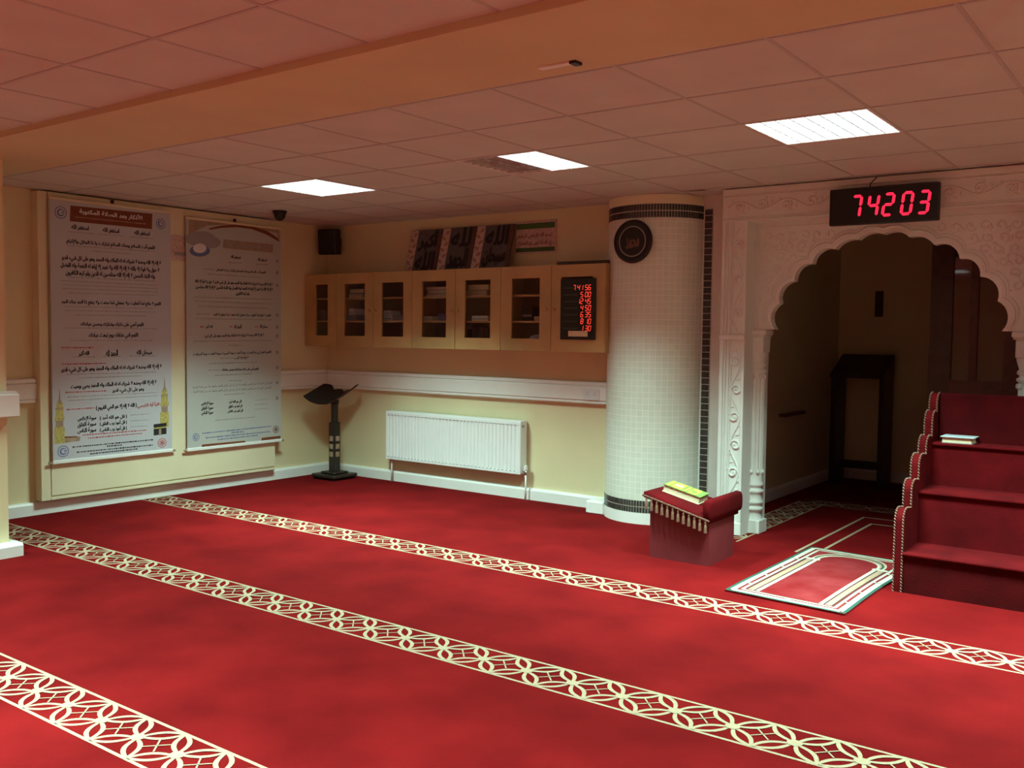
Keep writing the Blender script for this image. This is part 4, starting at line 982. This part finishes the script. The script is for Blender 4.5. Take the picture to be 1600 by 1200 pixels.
# glazed screen at the right inside the niche
GYs = 8.0
t = thing('glazed_screen', 'dark wooden screen with two glass panes at the right inside the niche', 'screen', (-1.4, GYs, 0))
gx = [at(x, 600, 1, GYs).x for x in (1462, 1484, 1512, 1524, 1566, 1590)]
zp0 = at(1500, 594, 1, GYs).z; zp1 = 2.25
b = MB()
b.box(gx[0], gx[1], GYs, GYs+.05, 0, ZC-.006, 'darkwood'); b.box(gx[2], gx[3], GYs, GYs+.05, zp0, zp1, 'redwood'); b.box(gx[4], -.76, GYs, GYs+.05, 0, ZC-.006, 'redwood')
b.box(gx[1], gx[4], GYs, GYs+.05, zp1, ZC-.006, 'darkwood'); b.box(gx[1], gx[4], GYs, GYs+.05, 0, zp0, 'redwood'); b.build('frame', t)
for i in (1, 3): MB().box(gx[i], gx[i+1], GYs+.02, GYs+.026, zp0, zp1, 'darkglass').build('glass_pane', t)
b = MB(); b.box(gx[0]-.06, gx[0], GYs, 10.2, 0, ZC-.006, 'darkwood'); struct(b.build('wall_niche_partition'))

# ================================================================== STEPPED PULPIT
SX0, SX1 = -1.46, .05; Y1 = 5.8
yy = [Y1, Y1+.34, Y1+.64, Y1+.79]
hz = [at(1600, 890, 1, yy[0]).z, at(1600, 784, 1, yy[1]).z, at(1600, 702, 1, yy[2]).z, at(1540, 617, 1, yy[3]).z]
t = thing('stepped_pulpit', 'red velvet covered pulpit of three steps with braided side, in front of arch', 'pulpit', (SX0, Y1, 0))
th = .05; ix0 = SX0+th+.001; ix1 = SX1-th-.001
for i in range(3):
    b = MB(); zb = 0 if i == 0 else hz[i-1]
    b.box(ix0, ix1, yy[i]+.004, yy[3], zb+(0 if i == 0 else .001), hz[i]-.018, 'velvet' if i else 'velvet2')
    b.build('riser', t)
    n = 10; prof = [(yy[3]-.001, hz[i]-.0175), (yy[i]-.008, hz[i]-.0175)]
    for k in range(7):
        a_ = -PI/2-PI*k/6; prof.append((yy[i]-.006+.011*math.cos(a_), hz[i]-.007+.0105*math.sin(a_)))
    prof.append((yy[3]-.001, hz[i]+.0035))
    b = MB(); b.prism(prof, ix0, ix1, 0, 'velvet'); b.build('tread', t)
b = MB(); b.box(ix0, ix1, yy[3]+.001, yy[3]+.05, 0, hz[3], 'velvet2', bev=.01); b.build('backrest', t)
prof_px = [(1395, 922), (1397, 812), (1399, 798), (1404, 786), (1409, 784), (1410, 776), (1412, 765), (1417, 752), (1423, 745), (1423, 738), (1422, 722), (1426, 710), (1433, 709), (1435, 700), (1438, 686), (1444, 677), (1448, 674), (1447, 660), (1450, 642), (1455, 638), (1458, 632), (1461, 618), (1465, 611)]
sp = [at(x, y, 0, SX0) for x, y in prof_px]; sp = [(max(p.y, Y1-.005), p.z) for p in sp]; sp[0] = (Y1, 0)
sp2 = [(y, z) for y, z in sp]
for i in range(1, len(sp2)):
    if sp2[i][0] < sp2[i-1][0]: sp2[i] = (sp2[i-1][0], sp2[i][1])
# lobed edge: rounded shoulders
lob = [(Y1, 0)]
shld = [(Y1+.0, .49), (Y1+.17, .64), (Y1+.33, .78), (Y1+.50, .88), (Y1+.64, 1.03), (Y1+.75, 1.14)]
py_ = Y1
for i, (ys_, zt_) in enumerate(shld):
    ye = shld[i+1][0] if i < 5 else yy[3]+.045
    r_ = min(.075, ye-ys_)
    for k in range(7):
        a_ = PI-PI/2*k/6; lob.append((ys_+r_*(1+math.cos(a_)), zt_-r_*.9+r_*.9*math.sin(a_)))
    if i < 5: lob.append((ye, zt_-.012))
lob.append((yy[3]+.045, shld[-1][1]))
for X in (SX0, SX1-th):
    b = MB(); b.prism(lob+[(yy[3]+.045, 0)], X, X+th, 0, 'velvet'); b.build('side_panel', t)
    for xe in (X+.002, X+th-.002):
        b = MB(); P = [Vector((xe, y-.003, z+.004)) for y, z in lob]
        L = [0]
        for i in range(1, len(P)): L.append(L[-1]+(P[i]-P[i-1]).length)
        stp = .0185; s = 0; k = 0; i = 0
        while s < L[-1]:
            while i < len(L)-2 and L[i+1] < s: i += 1
            f = (s-L[i])/max(1e-6, L[i+1]-L[i]); c = P[i].lerp(P[i+1], f); dd = (P[i+1]-P[i]).normalized()
            ang = math.atan2(dd.z, dd.y); Rb = Matrix.Rotation(ang, 3, 'X') @ Matrix.Rotation(.5, 3, 'Z')
            b.ball(c, .0055, .0115, .0055, 'gold', 6, 4, R=Rb); s += stp
        b.build('rope_trim', t)
# book on the upper step
a = at(1470, 701, 1, yy[2]-.005); d = at(1513, 703, 1, yy[2]-.005); zz = hz[2]+.004
t = thing('book', 'closed pale grey-covered book lying on the pulpit step', 'book', ((a.x+d.x)/2, yy[2], zz))
bx0, bx1 = a.x+.0, d.x+.02; ya, yb2 = yy[2]+.005, yy[2]+.145
MB().box(bx0+.004, bx1-.006, ya+.004, yb2-.004, zz+.0045, zz+.036, 'pages').build('pages', t)
b = MB(); b.box(bx0, bx1, ya, yb2, zz, zz+.004, 'greyink'); b.box(bx0-.006, bx1+.012, ya-.012, yb2, zz+.0365, zz+.043, 'bluegrey', bev=.002); b.build('cover', t)

# ================================================================== BOOK REST STOOL
x0, x1, ya, yb_ = -3.0, -2.57, 5.66, 6.06
t = thing('padded_book_rest', 'low dusky red box with sloping padded top and gold fringe before the column', 'book rest', ((x0+x1)/2, (ya+yb_)/2, 0))
b = MB(); b.prism([(x0, 0), (x1, 0), (x1, .30), (x0, .40)], ya, yb_, 1, 'redcloth'); b.build('box', t)
def slope(x): return .45-(x-(x0-.03))/(x1+.02-(x0-.03))*.12
b = MB(); n = 10; top = []; xa, xb = x0-.03, x1+.02; ry0, ry1 = ya-.04, yb_+.02
vs = []; fs = []; nx, ny = 12, 10
for i in range(nx+1):
    for j in range(ny+1):
        u, v = i/nx, j/ny; x = xa+(xb-xa)*u; y = ry0+(ry1-ry0)*v; e = min(u, 1-u, v, 1-v)*8; puff = .012*(1-math.exp(-e)); vs.append((x, y, slope(x)+puff-.004))
N = len(vs)
for i in range(nx+1):
    for j in range(ny+1): vs.append((vs[i*(ny+1)+j][0], vs[i*(ny+1)+j][1], slope(vs[i*(ny+1)+j][0])-.042))
def ii(i, j): return i*(ny+1)+j
for i in range(nx):
    for j in range(ny): fs += [(ii(i, j), ii(i+1, j), ii(i+1, j+1), ii(i, j+1)), (N+ii(i, j), N+ii(i, j+1), N+ii(i+1, j+1), N+ii(i+1, j))]
for i in range(nx): fs += [(ii(i, 0), N+ii(i, 0), N+ii(i+1, 0), ii(i+1, 0)), (ii(i, ny), ii(i+1, ny), N+ii(i+1, ny), N+ii(i, ny))]
for j in range(ny): fs += [(ii(0, j), ii(0, j+1), N+ii(0, j+1), N+ii(0, j)), (ii(nx, j), N+ii(nx, j), N+ii(nx, j+1), ii(nx, j+1))]
b.add(vs, fs, 'velvet', True); b.build('cushion', t)
b = MB(); ex_, ez_, cxx, czz = .034, .066, x1+.002, .372; vs = []; fs = []; ks = 20; yrs = [(ry0-.006, .8), (ry0+.006, 1), (ry0+.49, 1), (ry0+.502, .8)]
for yv, sc_ in yrs:
    for k in range(ks): a_ = 2*PI*k/ks; ca, sa = math.cos(a_), math.sin(a_); vs.append((cxx+ex_*sc_*math.copysign(abs(ca)**.6, ca), yv, czz+ez_*sc_*math.copysign(abs(sa)**.6, sa)))
for i in range(3):
    for k in range(ks): fs.append((i*ks+k, (i+1)*ks+k, (i+1)*ks+(k+1) % ks, i*ks+(k+1) % ks))
fs += [tuple(range(ks)), tuple(range(3*ks, 4*ks))[::-1]]
b.add(vs, fs, 'velvet', True); b.build('bolster', t)
b = MB(); P = [Vector((xa+(xb-xa)*i/40, ry0-.006, slope(xa+(xb-xa)*i/40)-.028)) for i in range(41)]
b.tube(P, .006, 'gold', 6)
for i in range(0, 40): b.ball(P[i]+Vector((0, -.003, .002)), .007, .006, .009, 'gold', 6, 4, R=Matrix.Rotation(.6, 3, 'Y'))
fo = b.build('fringe_braid', t)
for k in range(12):
    x = xa+.025+(xb-xa-.05)*k/11; z = slope(x)-.034
    q = MB(); q.lathe([(.011, z-.075), (.010, z-.05), (.0085, z-.025), (.004, z-.018), (.008, z-.010), (.004, z+.001)], x, ry0-.008, 'tassel', 8); q.build('tassel', fo)
# book on it: oriented across the slope
sl = math.atan(.12/(xb-xa)); P0 = at(1055, 768, 1, 5.80)
Rk = Matrix.Translation((-2.83, 5.83, slope(-2.83)+.0115)) @ Matrix.Rotation(sl, 4, 'Y') @ Matrix.Rotation(math.radians(4), 4, 'Z')
t = thing('book', 'thick yellow and green book lying on the padded book rest', 'book', Rk.translation)
w_, l_ = .27, .17
MB().box(-w_/2+.006, w_/2-.004, -l_/2+.005, l_/2-.005, .004, .046, 'pages', R=Rk).build('pages', t)
b = MB(); b.box(-w_/2, w_/2, -l_/2, l_/2, -.001, .0035, 'pages', R=Rk); b.box(-w_/2, w_/2, -l_/2, l_/2, .0465, .051, 'green', R=Rk)
for u0, u1 in ((-.46, -.38), (-.34, -.06), (.0, .06), (.12, .34)): b.box(w_*u0, w_*u1, -l_*.42, l_*.42, .0511, .0518, 'yellow', R=Rk)
b.box(w_*-.30, w_*-.10, -l_*.1, l_*.1, .0519, .0524, 'bluegrey', R=Rk); b.box(w_*.15, w_*.3, -l_*.25, l_*.1, .0519, .0524, 'green', R=Rk)
b.build('cover', t)

# ================================================================== PRAYER MAT
A = Vector((-2.24, 5.165)); B = Vector((-1.535, 5.115)); Cc = Vector((-1.50, 6.56)); Dd = Vector((-2.225, 6.62))
def MT(u, v, z=0):
    """u across 0..1, v along 0..1"""
    p = (A*(1-u)+B*u)*(1-v)+(Dd*(1-u)+Cc*u)*v
    wav = .006*math.sin(7*v+2)*(1 if u > .5 else .3)*abs(u-.5)*2
    return (p.x+wav, p.y, .003+z+.004*max(0, math.sin(9*v+3*u))*abs(u-.5))
t = thing('prayer_mat', 'prayer mat with white and green arch border lying before the pulpit', 'prayer mat', (-1.87, 5.85, 0))
b = MB(); nu, nv = 8, 40; vs = []; fs = []
for top in (0, 1):
    for i in range(nu+1):
        for j in range(nv+1): p = MT(i/nu, j/nv, .008 if top else 0); vs.append(p if top else (p[0], p[1], .0042 - .003))
N = (nu+1)*(nv+1); I = lambda i, j: i*(nv+1)+j
for i in range(nu):
    for j in range(nv): fs += [(N+I(i, j), N+I(i+1, j), N+I(i+1, j+1), N+I(i, j+1)), (I(i, j), I(i, j+1), I(i+1, j+1), I(i+1, j))]
for i in range(nu): fs += [(I(i, 0), I(i+1, 0), N+I(i+1, 0), N+I(i, 0)), (I(i, nv), N+I(i, nv), N+I(i+1, nv), I(i+1, nv))]
for j in range(nv): fs += [(I(0, j), N+I(0, j), N+I(0, j+1), I(0, j+1)), (I(nu, j), I(nu, j+1), N+I(nu, j+1), N+I(nu, j))]
b.add(vs, fs, 'matred'); base = b.build('pile', t)
pat = MB()
def strip(pts, hw, m, z):
    """ribbon along uv pts; hw half width in metres"""
    WU, LV = .71, 1.45; n = len(pts); vs = []
    for i in range(n):
        a = pts[max(0, i-1)]; c = pts[min(n-1, i+1)]; d = Vector(((c[0]-a[0])*WU, (c[1]-a[1])*LV)).normalized(); nn = Vector((-d.y, d.x))*hw
        for s in (1, -1): vs.append(MT(pts[i][0]+s*nn.x/WU, pts[i][1]+s*nn.y/LV, .0085+z))
    pat.add(vs, [(2*i, 2*i+1, 2*i+3, 2*i+2) for i in range(n-1)], m)
def seg_(a, c, n=30): return [(a[0]+(c[0]-a[0])*i/n, a[1]+(c[1]-a[1])*i/n) for i in range(n+1)]
def frame_(du, dv, hw, m, z, top=True):
    for a, c in (((du, dv), (1-du, dv)), ((1-du, dv), (1-du, 1-dv)), ((1-du, 1-dv), (du, 1-dv)), ((du, 1-dv), (du, dv))): strip(seg_(a, c), hw, m, z)
frame_(.012, .006, .010, 'matgreen', .0002); frame_(.050, .0245, .017, 'matwhite', .0003); frame_(.088, .043, .007, 'matred', .0005); frame_(.108, .053, .010, 'matwhite', .0004)
frame_(.075, .037, .0022, 'matdark', .0009); frame_(.127, .062, .002, 'matgreen', .0006)
for s in (0, 1):
    f = (lambda u: u) if s == 0 else (lambda u: 1-u)
    strip(seg_((f(.172), .07), (f(.172), .74)), .022, 'mattan', .0005); strip(seg_((f(.145), .07), (f(.145), .74)), .003, 'matdark', .0010); strip(seg_((f(.205), .07), (f(.205), .74)), .003, 'matdark', .0010)
    strip(seg_((f(.232), .07), (f(.232), .74)), .012, 'matwhite', .0007)
    strip(seg_((f(.13), .755), (f(.26), .755), 6), .020, 'matwhite', .0012)
    arcp = []
    for k in range(25):
        a_ = PI-(PI/2)*k/24; arcp.append((f(.5+.30*math.cos(a_)), .77+.165*math.sin(a_)**.8 if k else .77))
    strip(arcp, .020, 'mattan', .0006); strip([(p[0], p[1]) for p in arcp], .006, 'matgreen', .0010)
    strip([(f(.5+(f(p[0])-.5)*.90), .765+(p[1]-.77)*.86) for p in arcp], .008, 'matwhite', .0008); strip([(f(.5+(f(p[0])-.5)*1.08), .77+(p[1]-.77)*1.12) for p in arcp], .004, 'matwhite', .0009)
    for v in (.15, .33, .52, .70): strip(seg_((f(.03), v-.008), (f(.10), v+.008), 3), .008, 'matwhite', .0013); strip(seg_((f(.03), v+.008), (f(.10), v-.008), 3), .003, 'matdark', .0016)
for u in (.5,): strip(seg_((u-.03, .02), (u+.03, .05), 3), .009, 'matwhite', .0013); strip(seg_((u-.03, .05), (u+.03, .02), 3), .003, 'matdark', .0016)
pat.build('woven_border', t)

# ================================================================== WORLD / VIEW
w = bpy.data.worlds.new('world'); sc.world = w; w.use_nodes = True
w.node_tree.nodes['Background'].inputs[0].default_value = (.8, .8, .9, 1); w.node_tree.nodes['Background'].inputs[1].default_value = .02
sc.view_settings.view_transform = 'Standard'; sc.view_settings.look = 'None'; sc.view_settings.gamma = 1; sc.view_settings.use_curve_mapping = False
sc.view_settings.exposure = 0
sc.cycles.max_bounces = 8; sc.cycles.diffuse_bounces = 6
